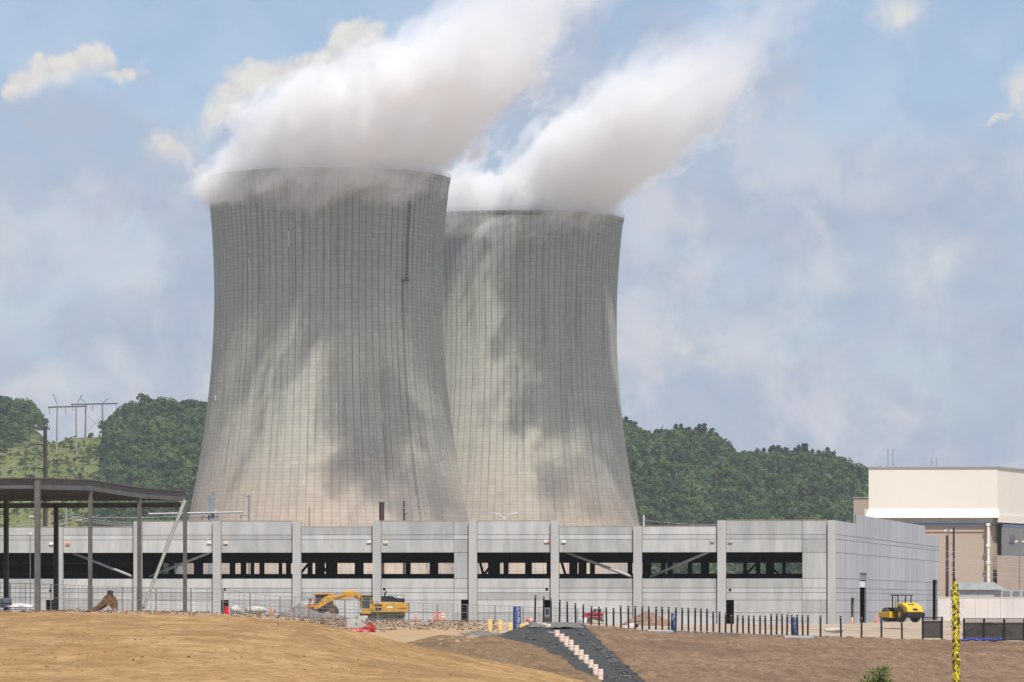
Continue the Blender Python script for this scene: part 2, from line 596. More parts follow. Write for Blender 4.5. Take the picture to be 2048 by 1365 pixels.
def build_tower(loc, label, rz):
    t = thing('cooling_tower', label, 'cooling tower', loc, rz, 'hyperbolic cooling towers')
    z0, H = T_BASE, T_RIM - T_BASE
    NC, NR = 104, 122
    # core shell
    hs = np.linspace(0, H, 61)
    ang = np.linspace(0, 2 * math.pi, 209)[:-1]
    prof_o = [(float(t_rad(h + z0)), h) for h in hs]
    R, A = np.meshgrid(t_rad(hs + z0), ang, indexing='ij')
    Z = np.repeat(hs[:, None], len(ang), 1)
    vo = np.stack([R * np.sin(A), R * np.cos(A), Z], -1)
    Ri = R - 0.9
    vi = np.stack([Ri * np.sin(A), Ri * np.cos(A), Z], -1)
    n1, n2 = vo.shape[:2]
    i = np.arange(n1 - 1)[:, None] * n2 + np.arange(n2)[None, :]
    j = np.arange(n1 - 1)[:, None] * n2 + (np.arange(n2)[None, :] + 1) % n2
    fo = np.stack([i, i + n2, j + n2, j], -1).reshape(-1, 4)
    fi = fo[:, ::-1] + n1 * n2
    nmesh('shell', np.concatenate([vo.reshape(-1, 3), vi.reshape(-1, 3)]), np.concatenate([fo, fi]), M_joint, t, smooth=True)
    # cast lifts: every formwork panel stands a little proud of the joints
    rows = np.linspace(0.2, H - 1.6, NR + 1)
    da = 2 * math.pi / NC
    ra, ca = np.meshgrid(np.arange(NR), np.arange(NC), indexing='ij')
    ra, ca = ra.ravel(), ca.ravel()
    out = []
    # panel faces follow the shell: three columns of points so that the front stays round
    gz = 0.032
    zb, zt = rows[ra] + gz, rows[ra + 1] - gz
    for lay, dep in ((0, -0.02), (1, 0.03)):
        for zz in (zb, zt):
            rr = t_rad(zz + z0) + dep
            ga = (0.045 + (0.015 if lay else 0)) / rr
            for q in range(3):
                aa = ca * da + ga + (da - 2 * ga) * q / 2
                out.append(np.stack([rr * np.sin(aa), rr * np.cos(aa), zz], -1))
    V = np.stack(out, 1)                      # n, 12, 3
    n = len(V)
    base = (np.arange(n) * 12)[:, None]
    # layer 0: bottom 0-2, top 3-5; layer 1: bottom 6-8, top 9-11
    pat = np.array([[6, 9, 10, 7], [7, 10, 11, 8], [0, 6, 7, 1], [1, 7, 8, 2], [3, 4, 10, 9], [4, 5, 11, 10], [0, 3, 9, 6], [2, 8, 11, 5]])
    Fc = (base[:, None, :] + pat[None, :, :]).reshape(-1, 4)
    tint = np.clip(0.5 + RNG.normal(0, 0.22, n) + 0.25 * fbm(ca * 0.2, ra * 0.35, 2), 0, 1)
    nmesh('concrete_panels', V.reshape(-1, 3), Fc, M_panel, t, attr=np.repeat(tint, 12), kind='stuff')
    # rim beam with walkway and handrail
    r = float(t_rad(T_RIM))
    MB().lathe([(r - 0.9, H - 1.4), (r + 0.10, H - 1.4), (r + 0.25, H), (r + 0.25, H + 0.2), (r - 1.2, H + 0.25), (r - 1.2, H - 1.0)], n=208).build('rim_beam', M_panel, t)
    rail = MB()
    for k in range(156):
        a = 2 * math.pi * k / 156
        p = Vector(((r + 0.4) * math.sin(a), (r + 0.4) * math.cos(a), H + 0.25))
        rail.tube(p, p + Vector((0, 0, 1.15)), 0.04, n=4, caps=False)
    for hh in (0.75, 1.35):
        ring = [((r + 0.4) * math.sin(2 * math.pi * k / 104), (r + 0.4) * math.cos(2 * math.pi * k / 104), H + hh) for k in range(105)]
        rail.poly(ring, 0.035, 4, False)
    rail.build('handrail', M_rail, t)
    # access ladder with safety cage and landing, on the side towards the camera
    def on(az, h, off):
        rr = float(t_rad(h + z0)) + off
        return Vector((rr * math.sin(az), -rr * math.cos(az), h))
    az1, az2, hm = rad(44), rad(42), 125.0
    lad = MB()
    for az, ha, hb in ((az1, hm, H - 8), (az2, 2, hm)):
        w_ = 0.30 / 43
        zs = np.linspace(ha, hb, 40)
        for s in (-w_, w_):
            lad.poly([on(az + s, h, 0.4) for h in zs], 0.05, 4, False)
        for h in np.arange(ha, hb, 1.2 if az == az1 else 2.4):
            lad.bar(on(az - w_, h, 0.4), on(az + w_, h, 0.4), 0.05)
            if az == az1:
                lad.poly([on(az - 0.011, h, 0.35), on(az - 0.012, h, 0.9), on(az, h, 1.1), on(az + 0.012, h, 0.9), on(az + 0.011, h, 0.35)], 0.06, 4, False)
        if az == az1:
            for s in (-0.012, 0.0, 0.012):
                lad.poly([on(az + s, h, 0.95) for h in zs], 0.05, 4, False)
    lad.build('ladder', M_ladder, t)
    pl = MB()
    c0, c1 = on(az1 - 0.05, hm, 0), on(az1 + 0.02, hm, 0)
    o0, o1 = on(az1 - 0.05, hm, 1.4), on(az1 + 0.02, hm, 1.4)
    zz = Vector((0, 0, 0.25))
    pl.hexa([o0, o1, c1, c0, o0 + zz, o1 + zz, c1 + zz, c0 + zz])
    for q in (o0, o1):
        pl.tube(q, q + Vector((0, 0, 1.3)), 0.05, n=5)
    pl.bar(o0 + Vector((0, 0, 1.3)), o1 + Vector((0, 0, 1.3)), 0.07)
    pl.build('landing', M_ladder, t)
    # small fixtures and pale drips where anchors were patched
    fx = MB()
    for k in range(26):
        a, h = rad(RNG.uniform(-75, 75)), RNG.uniform(40, 140)
        l = RNG.uniform(1.5, 6)
        p, q = on(a, h, 0.16), on(a, h + l, 0.16)
        fx.bar(p, q, 0.28, 0.06, up=(p.x, p.y, 0))
    fx.build('patch_strips', mk('pale_patch_mortar', (0.55, 0.54, 0.52), 0.9), t)['kind'] = 'stuff'
    return t


T1 = Vector((-68.1, 1664.0, CZ))
T2 = Vector((0.6, 1839.0, CZ))
build_tower(T1 + Vector((0, 0, T_BASE)), 'nearer and taller-looking concrete cooling tower with caged ladder, steam spilling over its rim', 0.0)
build_tower(T2 + Vector((0, 0, T_BASE)), 'farther concrete cooling tower, partly hidden behind the nearer one, bare handrail on its rim', rad(168))


# ---- steam: dense white plumes leaning downwind (right, up and a little towards the camera)
def steam(name, label, top, cxp, R0, R1, cy, Hmax, seed, dens):
    m = bpy.data.materials.new(name)
    m.use_nodes = True
    t = NT(m.node_tree)
    co = t.coord('Object')
    x, y, z = t.sep(co)
    hp = t.m('MAXIMUM', z, 0.0)
    # centre line drifts more with height, radius shrinks as the plume thins
    cxn = t.m('SUBTRACT', t.m('MULTIPLY', hp, cxp), t.ss(hp, 0, 25, 3.0, 6.0))
    cyn = t.m('MULTIPLY_ADD', hp, cy, -9.0)
    R = t.lin(hp, 8, 55, R0, R1)
    R = t.m('ADD', R, t.m('MULTIPLY', t.m('MINIMUM', z, 0.0), 0.26))
    ddx, ddy = t.m('SUBTRACT', x, cxn), t.m('SUBTRACT', y, cyn)
    r = t.m('SQRT', t.m('ADD', t.m('MULTIPLY', ddx, ddx), t.m('MULTIPLY', t.m('MULTIPLY', ddy, ddy), t.ss(z, 0, 30, 1.0, 0.55))))
    q = t.vm('ADD', co, (seed * 31.7, seed * 11.3, seed * 5.1))
    q = t.vm('ADD', q, t.comb(t.m('MULTIPLY', z, -0.4), t.m('MULTIPLY', z, 0.2), 0.0))
    n1 = t.noise(q, 0.026, 7.0, 0.66, 0.4)
    edge = t.m('MINIMUM', t.m('DIVIDE', t.m('SUBTRACT', R, r), 22.0), 0.9)
    amp = t.ss(z, -6, 25, 2.6, 7.5)
    val = t.m('ADD', edge, t.m('MULTIPLY', t.m('SUBTRACT', n1, 0.53), amp))
    n2 = t.noise(t.vm('ADD', q, (7.0, 3.0, 0.0)), 0.105, 4.0, 0.6)
    val = t.m('ADD', val, t.m('MULTIPLY', t.m('SUBTRACT', n2, 0.5), t.ss(z, -5, 40, 1.0, 2.2)))
    low = t.ss(z, -26, -2, -0.75, 0.0)
    val = t.m('ADD', val, low)
    soft = t.ss(z, 8, 75, 0.28, 1.3)
    den = t.ss(val, 0.0, soft)
    fade = t.m('MULTIPLY', t.ss(z, 40, Hmax, 1.0, 0.0), t.ss(z, 12, 70, 1.0, 0.12))
    den = t.m('MULTIPLY', t.m('MULTIPLY', den, fade), t.ss(z, -12, 10, dens * 0.75, dens))
    v = t.n('ShaderNodeVolumePrincipled')
    v.inputs['Color'].default_value = (0.990, 0.992, 0.996, 1)
    v.inputs['Anisotropy'].default_value = 0.0
    t.put(v.inputs['Density'], den)
    o = t.n('ShaderNodeOutputMaterial')
    t.t.links.new(v.outputs[0], o.inputs['Volume'])
    try:
        m.cycles.volume_step_rate = 0.22
    except Exception:
        pass
    # hull
    rings = []
    for h in np.linspace(-24, Hmax, 16):
        hh = max(h, 0)
        c = (hh * cxp - 3 - min(1, hh / 25) * 3, -9 + cy * hh)
        rr = (R0 + (R1 - R0) * hh / 70.0 if hh < 70 else R1) + (9 if h <= 0 else 9 + 9 * min(1, h / 25))
        rings.append([(c[0] + rr * math.sin(a), c[1] + rr * (1 + 0.36 * min(1, hh / 30)) * math.cos(a), h) for a in np.linspace(0, 2 * math.pi, 25)[:-1]])
    vs = [p for rg in rings for p in rg]
    fs = [(i * 24 + k, i * 24 + (k + 1) % 24, (i + 1) * 24 + (k + 1) % 24, (i + 1) * 24 + k) for i in range(15) for k in range(24)]
    fs = [f[::-1] for f in fs]
    fs += [tuple(range(24)), tuple(range(15 * 24 + 23, 15 * 24 - 1, -1))]
    me = bpy.data.meshes.new(name)
    me.from_pydata(vs, [], fs)
    me.materials.append(m)
    o = bpy.data.objects.new(name, me)
    o.location = top
    COL.objects.link(o)
    tag(o, label, 'steam', 'steam plumes', 'stuff')
    return o


steam('steam_plume', 'white steam rolling off the nearer cooling tower and drifting right', T1 + Vector((0, 0, T_RIM)), 1.45, 51.0, 41.0, -1.6, 150.0, 9, 0.12)
steam('steam_plume', 'white steam lifting from the farther cooling tower and drifting right', T2 + Vector((0, 0, T_RIM)), 1.42, 48.0, 37.0, -1.6, 125.0, 25, 0.12)

# ---- the air: one even, thin haze round everything
hz = MB().box(-760, 760, -60, 4300, -14, 360).build('haze', mk('tmp', (1, 1, 1)))
hz['kind'] = 'stuff'
hm_ = bpy.data.materials.new('pale_air')
hm_.use_nodes = True
t = NT(hm_.node_tree)
v = t.n('ShaderNodeVolumePrincipled')
v.inputs['Color'].default_value = (0.80, 0.90, 1.0, 1)
v.inputs['Density'].default_value = 0.000048
o_ = t.n('ShaderNodeOutputMaterial')
t.t.links.new(v.outputs[0], o_.inputs['Volume'])
hz.data.materials.clear()
hz.data.materials.append(hm_)
# ---------------------------------------------------------------- ground, embankment, sand, hills
yc = tab([(-200, 1222), (300, 1222), (500, 1228), (620, 1238), (800, 1243), (1000, 1245), (1170, 1250), (1280, 1262), (1400, 1266), (1530, 1272), (1750, 1278), (2100, 1284)])
Z_PAD = CZ - 2.45
SLOPE = 1.02


def ground_z(px, Y):
    """height of the site at bearing px, distance Y: the pad, its crest at 400 m and the bank falling towards the camera"""
    px, Y = np.asarray(px, float), np.asarray(Y, float)
    crest = yc(np.clip(px, -200, 2100))
    Yb = np.clip(Y, 270, 400)
    yb = crest + (400 - Yb) * SLOPE
    z_bank = -(yb - HZ) * Yb / F
    zc = -(crest - HZ) * 400 / F
    t = np.clip((Y - 400) / 100, 0, 1)
    z_pad = lerp(zc, -2.45, t)
    t2 = np.clip((Y - 700) / 300, 0, 1)
    z_far = lerp(-2.45, -8.0, t2 * t2 * (3 - 2 * t2))
    return CZ + np.where(Y < 400, z_bank, np.where(Y < 500, z_pad, z_far))


def gz(px, Y):
    return float(ground_z(px, Y))


M_dirt = mk('site_dirt', (0.33, 0.235, 0.155), 0.95, var=0.2, scale=0.25, bump=0.08, bscale=1.2, col2=(0.40, 0.33, 0.26))
gx = np.concatenate([np.linspace(-700, -75, 22)[:-1], np.linspace(-75, 75, 151), np.linspace(75, 700, 22)[1:]])
gy = np.concatenate([np.linspace(-40, 260, 12), np.linspace(270, 400, 53), np.linspace(402, 500, 40), np.linspace(510, 1000, 30)[0:], np.linspace(1060, 4200, 20)])
GX, GY = np.meshgrid(gx, gy)
PX = np.where(GY > 1, 1024 + GX * F / np.maximum(GY, 60), 1024 + GX * F / 60)
GZ = ground_z(PX, GY) + 0.10 * fbm(GX * 0.35, GY * 0.35, 3) * (np.abs(GX) < 110) - 0.40 * np.clip((404 - GY) / 5, 0, 1)
g = nmesh('ground', np.stack([GX, GY, GZ], -1).reshape(-1, 3), grid_faces(*GX.shape), M_dirt, smooth=True, kind='structure')


def ground_mat(name, cols, streak, rot, scale, rough=0.95, bump=0.06, bscale=3.0, clump=0.5, broad=0.0):
    """earth with drawn-out streaks: cols = three tones"""
    m = bpy.data.materials.new(name)
    m.use_nodes = True
    t = NT(m.node_tree)
    co = t.coord('Object')
    mp = t.n('ShaderNodeMapping')
    t.put(mp.inputs[0], co)
    mp.inputs['Rotation'].default_value = (0, 0, rad(rot))
    mp.inputs['Scale'].default_value = streak
    v = mp.outputs[0]
    a = t.noise(v, scale, 5, 0.65, 0.3)
    b2 = t.noise(v, scale * 4.3, 4, 0.65)
    c = t.noise(co, clump, 6, 0.65)
    col = t.mix(t.ss(a, 0.35, 0.65), cols[0], cols[1])
    col = t.mix(t.ss(b2, 0.52, 0.72, 0, 0.7), col, cols[2])
    col = t.mix(t.ss(c, 0.5, 0.75, 0, 0.55), col, cols[1])
    if broad:
        fn = t.noise(t.vm('MULTIPLY', co, (1.7, 0.42, 1.0)), 1.0, 7, 0.78, 0.3)
        col = t.mix(t.ss(fn, 0.44, 0.64, 0, min(1.0, broad * 1.3)), col, cols[2])
        col = t.mix(t.ss(fn, 0.42, 0.28, 0, broad), col, cols[1])
        bn = t.noise(t.vm('MULTIPLY', co, (0.16, 0.045, 1.0)), 1.0, 5, 0.6, 0.6)
        col = t.mix(t.ss(bn, 0.46, 0.64, 0, broad), col, cols[2])
        sx_, sy_2, sz_ = t.sep(co)
        ln = t.noise(t.comb(t.m('MULTIPLY', sx_, 0.07), t.m('MULTIPLY', t.m('MULTIPLY_ADD', sx_, 0.5, sy_2), 0.17), 0.0), 1.0, 5, 0.62, 0.4)
        col = t.mix(t.ss(ln, 0.52, 0.66, 0, broad * 0.7), col, cols[2])
    bs = t.n('ShaderNodeBsdfPrincipled')
    t.put(bs.inputs['Base Color'], col)
    bs.inputs['Roughness'].default_value = rough
    bs.inputs['Specular IOR Level'].default_value = 0.1
    bp = t.n('ShaderNodeBump')
    bp.inputs['Distance'].default_value = bump
    t.put(bp.inputs['Height'], t.m('ADD', t.noise(co, bscale, 6, 0.7), t.m('MULTIPLY', b2, 1.0)))
    t.put(bs.inputs['Normal'], bp.outputs[0])
    o = t.n('ShaderNodeOutputMaterial')
    t.t.links.new(bs.outputs[0], o.inputs[0])
    return m


# sand mound in front
ys_crest = tab([(-400, 1227), (0, 1226), (300, 1227), (450, 1231), (540, 1238), (620, 1247), (700, 1260), (780, 1279), (870, 1300), (1000, 1326), (1100, 1347), (1200, 1372), (1500, 1440)])
M_sand = ground_mat('graded_sand', ((0.315, 0.188, 0.078), (0.42, 0.272, 0.128), (0.205, 0.120, 0.050)), (0.30, 0.13, 1), -6, 1.0, bump=0.16, bscale=0.8, clump=0.10, broad=0.55)
sx = np.concatenate([np.linspace(-60, -24, 60)[:-1], np.linspace(-24, 10, 560), np.linspace(10, 22, 30)[1:]])
sy = np.concatenate([np.linspace(10, 100, 10)[:-1], np.linspace(100, 262, 330), np.linspace(264, 300, 14)])
SX, SY = np.meshgrid(sx, sy)
SPX = 1024 + SX * F / np.maximum(SY, 100)
zcr = -(ys_crest(1024 + SX * F / 260) - HZ) * 260 / F
znear = -2.32 - 0.35 * np.clip((SX + 2) / 4, 0, 3)
tt = np.clip((SY - 125) / 135, 0, 1)
SZ = lerp(znear, zcr, np.sin(tt * math.pi / 2) ** 1.15)
SZ = np.where(SY < 125, znear - (125 - SY) * 0.02, SZ)
SZ = np.where(SY > 260, zcr - (SY - 260) * 0.11, SZ)
furrow = SY * 0.75 + SX * 0.16 + 3.0 * fbm(SX * 0.05, SY * 0.03, 2)
along = SX * 0.995 + SY * 0.10
SZ = SZ + CZ + 0.08 * fbm(along * 0.16, SY * 0.03, 3) + 0.07 * fbm(along * 0.5 + 7, SY * 0.10, 3) + 0.06 * fbm(SX * 1.4, SY * 0.3, 4) + 0.10 * np.maximum(0, fbm(SX * 0.9 + 40, SY * 0.16, 4) - 0.2) + 0.08 * fbm(SX * 0.06, (SY + 0.5 * SX) * 0.22 + 60, 3)
nmesh('sand', np.stack([SX, SY, SZ], -1).reshape(-1, 3), grid_faces(*SX.shape), M_sand, smooth=True, kind='structure')


def overlay(name, mat, y0, y1, L, R, nr, nc, off=0.05, rel=None, kind='structure', edge=0.0, taper=0.012, top=True):
    """sheet lying on the bank; its edges are given by bearing at each picture height"""
    ysr = np.linspace(y0, y1, nr)
    V = []
    s = np.linspace(0, 1, nc)
    for y in ysr:
        px = lerp(L(y), R(y), s)
        c = yc(px)
        yy = np.maximum(y, c + 1)
        Y = 400 - (yy - c) / SLOPE
        fr = (y - y0) / (y1 - y0)
        wt = np.clip(np.minimum(np.minimum(s, 1 - s) / taper, fr / (taper * 2) if top else 1.0), 0, 1)
        V.append(np.stack([(px - 1024) * Y / F, Y, ground_z(px, Y) + off * wt - 0.35 * (1 - wt) ** 2], -1))
    V = np.array(V)
    if rel is not None:
        V[..., 2] += rel(V[..., 0], V[..., 1], s[None, :] * np.ones((nr, 1)))
    if edge:
        V[:, 0, 0] += edge * fbm(V[:, 0, 1] * 0.7, V[:, 0, 0] * 0 + 3, 3)
        V[:, -1, 0] += edge * fbm(V[:, -1, 1] * 0.7, V[:, -1, 0] * 0 + 9, 3)
    return nmesh(name, V.reshape(-1, 3), grid_faces(nr, nc), mat, smooth=True, kind=kind)


M_straw = ground_mat('dry_straw', ((0.210, 0.135, 0.072), (0.285, 0.195, 0.11), (0.10, 0.062, 0.034)), (1.0, 0.22, 1), 12, 1.6, bump=0.12, bscale=4, clump=0.8, broad=0.4)
M_mat = ground_mat('erosion_blanket', ((0.215, 0.138, 0.084), (0.285, 0.196, 0.121), (0.130, 0.080, 0.052)), (0.9, 0.16, 1), 14, 1.2, bump=0.14, bscale=3, clump=0.12, broad=0.5)
M_fab = ground_mat('black_geotextile', ((0.052, 0.051, 0.048), (0.068, 0.067, 0.063), (0.037, 0.036, 0.034)), (1, 1, 1), 0, 0.6, rough=0.8, bump=0.03, bscale=3)
M_pale = ground_mat('pale_track_dirt', ((0.36, 0.245, 0.14), (0.40, 0.285, 0.17), (0.26, 0.17, 0.095)), (0.25, 0.6, 1), 5, 1.0, bump=0.06, bscale=3)
M_gravel = mk('grey_gravel', (0.185, 0.178, 0.165), 0.95, col2=(0.24, 0.228, 0.21), scale=2.0, bump=0.1, bscale=6, tint=0.25)

Ld = tab([(1246, 1070), (1256, 1047), (1262, 1030), (1268, 1005), (1273, 980), (1278, 995), (1284, 1040), (1300, 1085), (1320, 1128), (1340, 1146), (1365, 1205), (1400, 1262)])
Rd = tab([(1246, 1158), (1250, 1164), (1270, 1183), (1300, 1213), (1330, 1246), (1365, 1284), (1400, 1318)])
overlay('pale_track', M_pale, 1253, 1290, tab([(1253, 820), (1262, 740), (1290, 700)]), tab([(1253, 960), (1262, 985), (1274, 960), (1290, 930)]), 16, 60, 0.05, lambda x, y, s: 0.06 * fbm(x * 0.8, y * 0.8, 3))
overlay('straw_slope', M_straw, 1270, 1398, tab([(1270, 890), (1290, 800), (1398, 800)]), lambda y: Ld(y) + 6, 70, 150, 0.10, lambda x, y, s: 0.17 * fbm(x * 1.6, y * 0.35, 4), edge=0.4)
overlay('erosion_blanket_slope', M_mat, 1246, 1400, lambda y: Rd(y) - 3, lambda y: 2250 + 0 * y, 110, 420, 0.08,
        lambda x, y, s: 0.17 * fbm(x * 1.6 + y * 0.22, y * 0.22, 4) + 0.05 * np.sin(y * 0.9 + x * 0.25 + fbm(x * 0.2, y * 0.1, 2) * 4), edge=0.5)


def ditch_rel(x, y, s):
    dip = -0.10 * np.sin(np.clip(s, 0, 1) * math.pi)
    w_ = (np.exp(-((s - 0.35) / 0.09) ** 2) + np.exp(-((s - 0.97) / 0.09) ** 2) + 0.5 * np.exp(-((s - 0.04) / 0.05) ** 2))
    crump = np.abs(fbm(x * 1.9 + 5, y * 0.28, 4)) * 0.42
    return dip + w_ * crump + 0.07 * fbm(x * 0.6, y * 0.35, 3) + 0.16 * np.maximum(0, 0.10 - np.abs(fbm(x * 0.25, y * 0.16 + 40, 2))) * 8 * 0.3


overlay('ditch_lining', M_fab, 1249, 1400, lambda y: Ld(y) - 2, lambda y: Rd(y) + 3, 150, 110, 0.06, ditch_rel)
# grey folded fabric and stones along the ditch
overlay('gravel_apron', M_gravel, 1241, 1258, tab([(1241, 1062), (1258, 1050)]), tab([(1241, 1150), (1258, 1176)]), 14, 60, 0.12, lambda x, y, s: 0.10 * fbm(x * 2, y * 2, 3), taper=0.06)


def stones(name, pts, mat, lo, hi, flat=0.7, kind='stuff', label=None):
    """a scatter of angular stones as one mesh"""
    base = np.array([[math.sin(a) * math.cos(b), math.cos(a) * math.cos(b), math.sin(b)] for b in (-0.6, 0.6) for a in np.linspace(0, 6.283, 6)[:-1]] + [[0, 0, 1.0]])
    fs = [(k, (k + 1) % 5, 5 + (k + 1) % 5) for k in range(5)] + [(k, 5 + (k + 1) % 5, 5 + k) for k in range(5)] + [(5 + k, 5 + (k + 1) % 5, 10) for k in range(5)]
    n = len(pts)
    sz = RNG.uniform(0, 1, n) ** 2 * (hi - lo) + lo
    jit = 1 + 0.35 * RNG.normal(0, 1, (n, 11, 1)).clip(-1, 1)
    st = RNG.uniform(0.6, 1.4, (n, 1, 3)) * np.array([1, 1, flat])
    V = base[None] * jit * st * sz[:, None, None] + np.asarray(pts)[:, None, :]
    Fc = (np.array(fs)[None] + (np.arange(n) * 11)[:, None, None]).reshape(-1, 3)
    o = nmesh(name, V.reshape(-1, 3), Fc, mat, attr=np.repeat(RNG.uniform(0, 1, n), 11), kind=kind)
    if label:
        o['label'] = label
    return o


def band_points(n, pa, pb, ya, yb):
    """points spread over the bank between picture heights"""
    out = []
    for k in range(n):
        y = random.uniform(ya, yb)
        px = random.uniform(pa(y) if callable(pa) else pa, pb(y) if callable(pb) else pb)
        c = float(yc(px))
        Y = 400 - (max(y, c) - c) / SLOPE if y > c else 400 + random.uniform(0, 6)
        out.append(((px - 1024) * Y / F, Y, gz(px, Y) + 0.08))
    return out


M_stone = mk('grey_stone', (0.20, 0.20, 0.195), 0.9, var=0.25, scale=3, tint=0.45)
M_fold = mk('pale_fabric', (0.105, 0.106, 0.103), 0.85, var=0.25, scale=3, tint=0.3)  # lighter grey than the ditch lining
stones('folded_fabric', band_points(360, lambda y: Rd(y) - 22, lambda y: Rd(y) - 2, 1256, 1392), M_fold, 0.06, 0.36, 0.16)
stones('folded_fabric', band_points(230, lambda y: lerp(Ld(y), Rd(y), 0.28) - 5, lambda y: lerp(Ld(y), Rd(y), 0.40) + 2, 1262, 1392), M_fold, 0.06, 0.34, 0.16)
stones('gravel', band_points(900, 1058, 1168, 1242, 1257), M_gravel, 0.03, 0.11)
stones('gravel', band_points(260, 920, 998, 1264, 1280), M_gravel, 0.02, 0.06)

# broken ground, roots and rubble along the top of the mound and below the excavator
M_rub = mk('rubble_earth', (0.24, 0.15, 0.085), 0.95, col2=(0.15, 0.10, 0.065), scale=1.5, tint=0.5)
M_rub2 = mk('rubble_pale', (0.23, 0.165, 0.11), 0.95, var=0.3, scale=1.5, tint=0.25)
pts = []
for k in range(2600):
    px = random.uniform(-60, 700)
    Y = 392 + random.uniform(-10, 10)
    hh = max(0.0, 0.3 + 0.9 * float(fbm(np.array([px * 0.02]), np.array([3.0]), 3)[0])) * math.exp(-((Y - 392) / 6) ** 2)
    pts.append(((px - 1024) * Y / F, Y, gz(px, Y) + random.uniform(-0.1, 1.0) * hh))
stones('rubble', pts[:1900], M_rub, 0.03, 0.17, 0.5)
stones('rubble', pts[1900:2300], M_rub2, 0.02, 0.09, 0.5)
pts = band_points(1500, 600, 1000, 1240, 1262)
stones('rubble', pts[:1100], M_rub, 0.03, 0.15, 0.5)
stones('rubble', pts[1100:], M_rub2, 0.02, 0.09, 0.5)
M_twig = mk('dead_brush', (0.15, 0.095, 0.06), 0.9, var=0.2, scale=2, tint=0.25)
V, Fc = [], []
for k in range(1100):
    if k < 450:
        px, Y = random.uniform(0, 700), random.uniform(384, 396)
    else:
        px, Y = random.uniform(600, 960), random.uniform(387, 402)
    p = np.array([(px - 1024) * Y / F, Y, gz(px, Y) + 0.05])
    a, l = random.uniform(0, 6.28), random.uniform(0.15, 0.45)
    q = p + np.array([math.cos(a) * l * 0.8, math.sin(a) * l * 0.5, random.uniform(0.05, 0.8) * l])
    s = np.array([0.016, 0.0, 0.016])
    b = len(V) * 1
    V += [p - s, p + s, q + s * 0.5, q - s * 0.5]
    Fc.append((b, b + 1, b + 2, b + 3))
nmesh('dead_brush', np.array(V), np.array(Fc), M_twig, attr=RNG.random(len(V)), kind='stuff')


def heap(name, label, px, Y, w_, h_, mat, seed, dep=0.6, base=None):
    n1, n2 = 14, 40
    V = []
    for i in range(n1):
        for k in range(n2):
            a, r = 2 * math.pi * k / n2, i / (n1 - 1)
            x, y = r * math.cos(a) * w_ / 2, r * math.sin(a) * w_ * dep / 2
            z = h_ * (1 - r) ** 0.85 * (1 + 0.25 * float(fbm(np.array([x * 0.7 + seed]), np.array([y * 0.7]), 3)[0])) + 0.12 * float(fbm(np.array([x * 2.5 + seed]), np.array([y * 2.5 + seed]), 3)[0]) - (0.4 if i == n1 - 1 else 0)
            V.append((x, y, z))
    Fc = [(i * n2 + k, (i + 1) * n2 + k, (i + 1) * n2 + (k + 1) % n2, i * n2 + (k + 1) % n2) for i in range(n1 - 1) for k in range(n2)]
    b = base if base is not None else gz(px, Y)
    V = np.array(V) + np.array([(px - 1024) * Y / F, Y, b])
    o = nmesh(name, V, np.array(Fc), mat, smooth=True)
    return tag(o, label, 'heap')


M_heap_grey = mk('crushed_stone', (0.20, 0.18, 0.165), 0.95, var=0.25, scale=2.5, bump=0.15, bscale=5)
M_heap_brown = mk('brown_spoil', (0.24, 0.155, 0.105), 0.95, var=0.25, scale=1.5, bump=0.15, bscale=3)
heap('stone_heap', 'low heap of grey crushed stone in front of the excavator arm', 600, 425, 5.6, 1.35, M_heap_grey, 3, base=CZ - 1.6)
heap('stone_heap', 'small grey stone spill tailing off towards the block with red netting', 655, 424, 4.4, 0.75, M_heap_grey, 5, base=CZ - 1.6)
heap('gravel_heap', 'flat grey gravel heap at the foot of the yellow column forms', 962, 374, 3.9, 0.42, M_gravel, 13, base=gz(962, 374) - 0.02)
heap('spoil_heap', 'brown earth heap behind the black posts, against the grey building', 1298, 474, 6.2, 1.55, M_heap_brown, 9, base=CZ - 2.5)

gp_ = []
for k in range(900):
    px = random.uniform(1290, 1700)
    if float(fbm(np.array([px * 0.012]), np.array([1.0]), 2)[0]) > -0.18:
        gp_.append(((px - 1024) * 401 / F, 401 + random.uniform(-2.5, 2.5), gz(px, 401) + 0.05))
stones('gravel', gp_, M_gravel, 0.03, 0.12)
for lab, pa, pb, yy_ in (('thin grey concrete slab lying on the bank top below the brown heap', 1296, 1346, 1263.5), ('pale concrete slab lying on the bank top below the right-hand navy wrapped post', 1569, 1628, 1275.5)):
    A_, B_ = P(pa, yy_, 396), P(pb, yy_ + 1.5, 395)
    tag(MB().hexa([A_ - Vector((0, 0, 0.1)), B_ - Vector((0, 0, 0.1)), B_ + Vector((0.1, 2.5, -0.02)), A_ + Vector((0.1, 2.5, -0.02)), A_ + Vector((0, 0, 0.06)), B_ + Vector((0, 0, 0.06)), B_ + Vector((0.1, 2.5, 0.16)), A_ + Vector((0.1, 2.5, 0.16))]).build('concrete_slab', mk('slab_grey', (0.33, 0.33, 0.32), 0.9)), lab, 'slab')

# ---- hills behind the towers
ridge_top = tab([(-900, 790), (-200, 780), (0, 792), (40, 797), (80, 818), (110, 850), (128, 868), (215, 866), (222, 830), (262, 800), (312, 794), (350, 802), (410, 800), (600, 800), (1000, 812),
                 (1240, 836), (1290, 864), (1330, 866), (1350, 856), (1410, 857), (1440, 874), (1480, 900), (1540, 903), (1600, 898), (1650, 906), (1690, 916), (1740, 938), (1775, 950), (1800, 960), (1900, 975), (2048, 985), (2900, 1000)])
open_w = tab([(100, 0), (135, 1), (215, 1), (222, 0)])
Y_FOOT, Y_TOP = 2000.0, 2700.0


def ridge_ground(px):
    return ridge_top(px) + 46 * (1 - open_w(px)) + 8 * open_w(px)


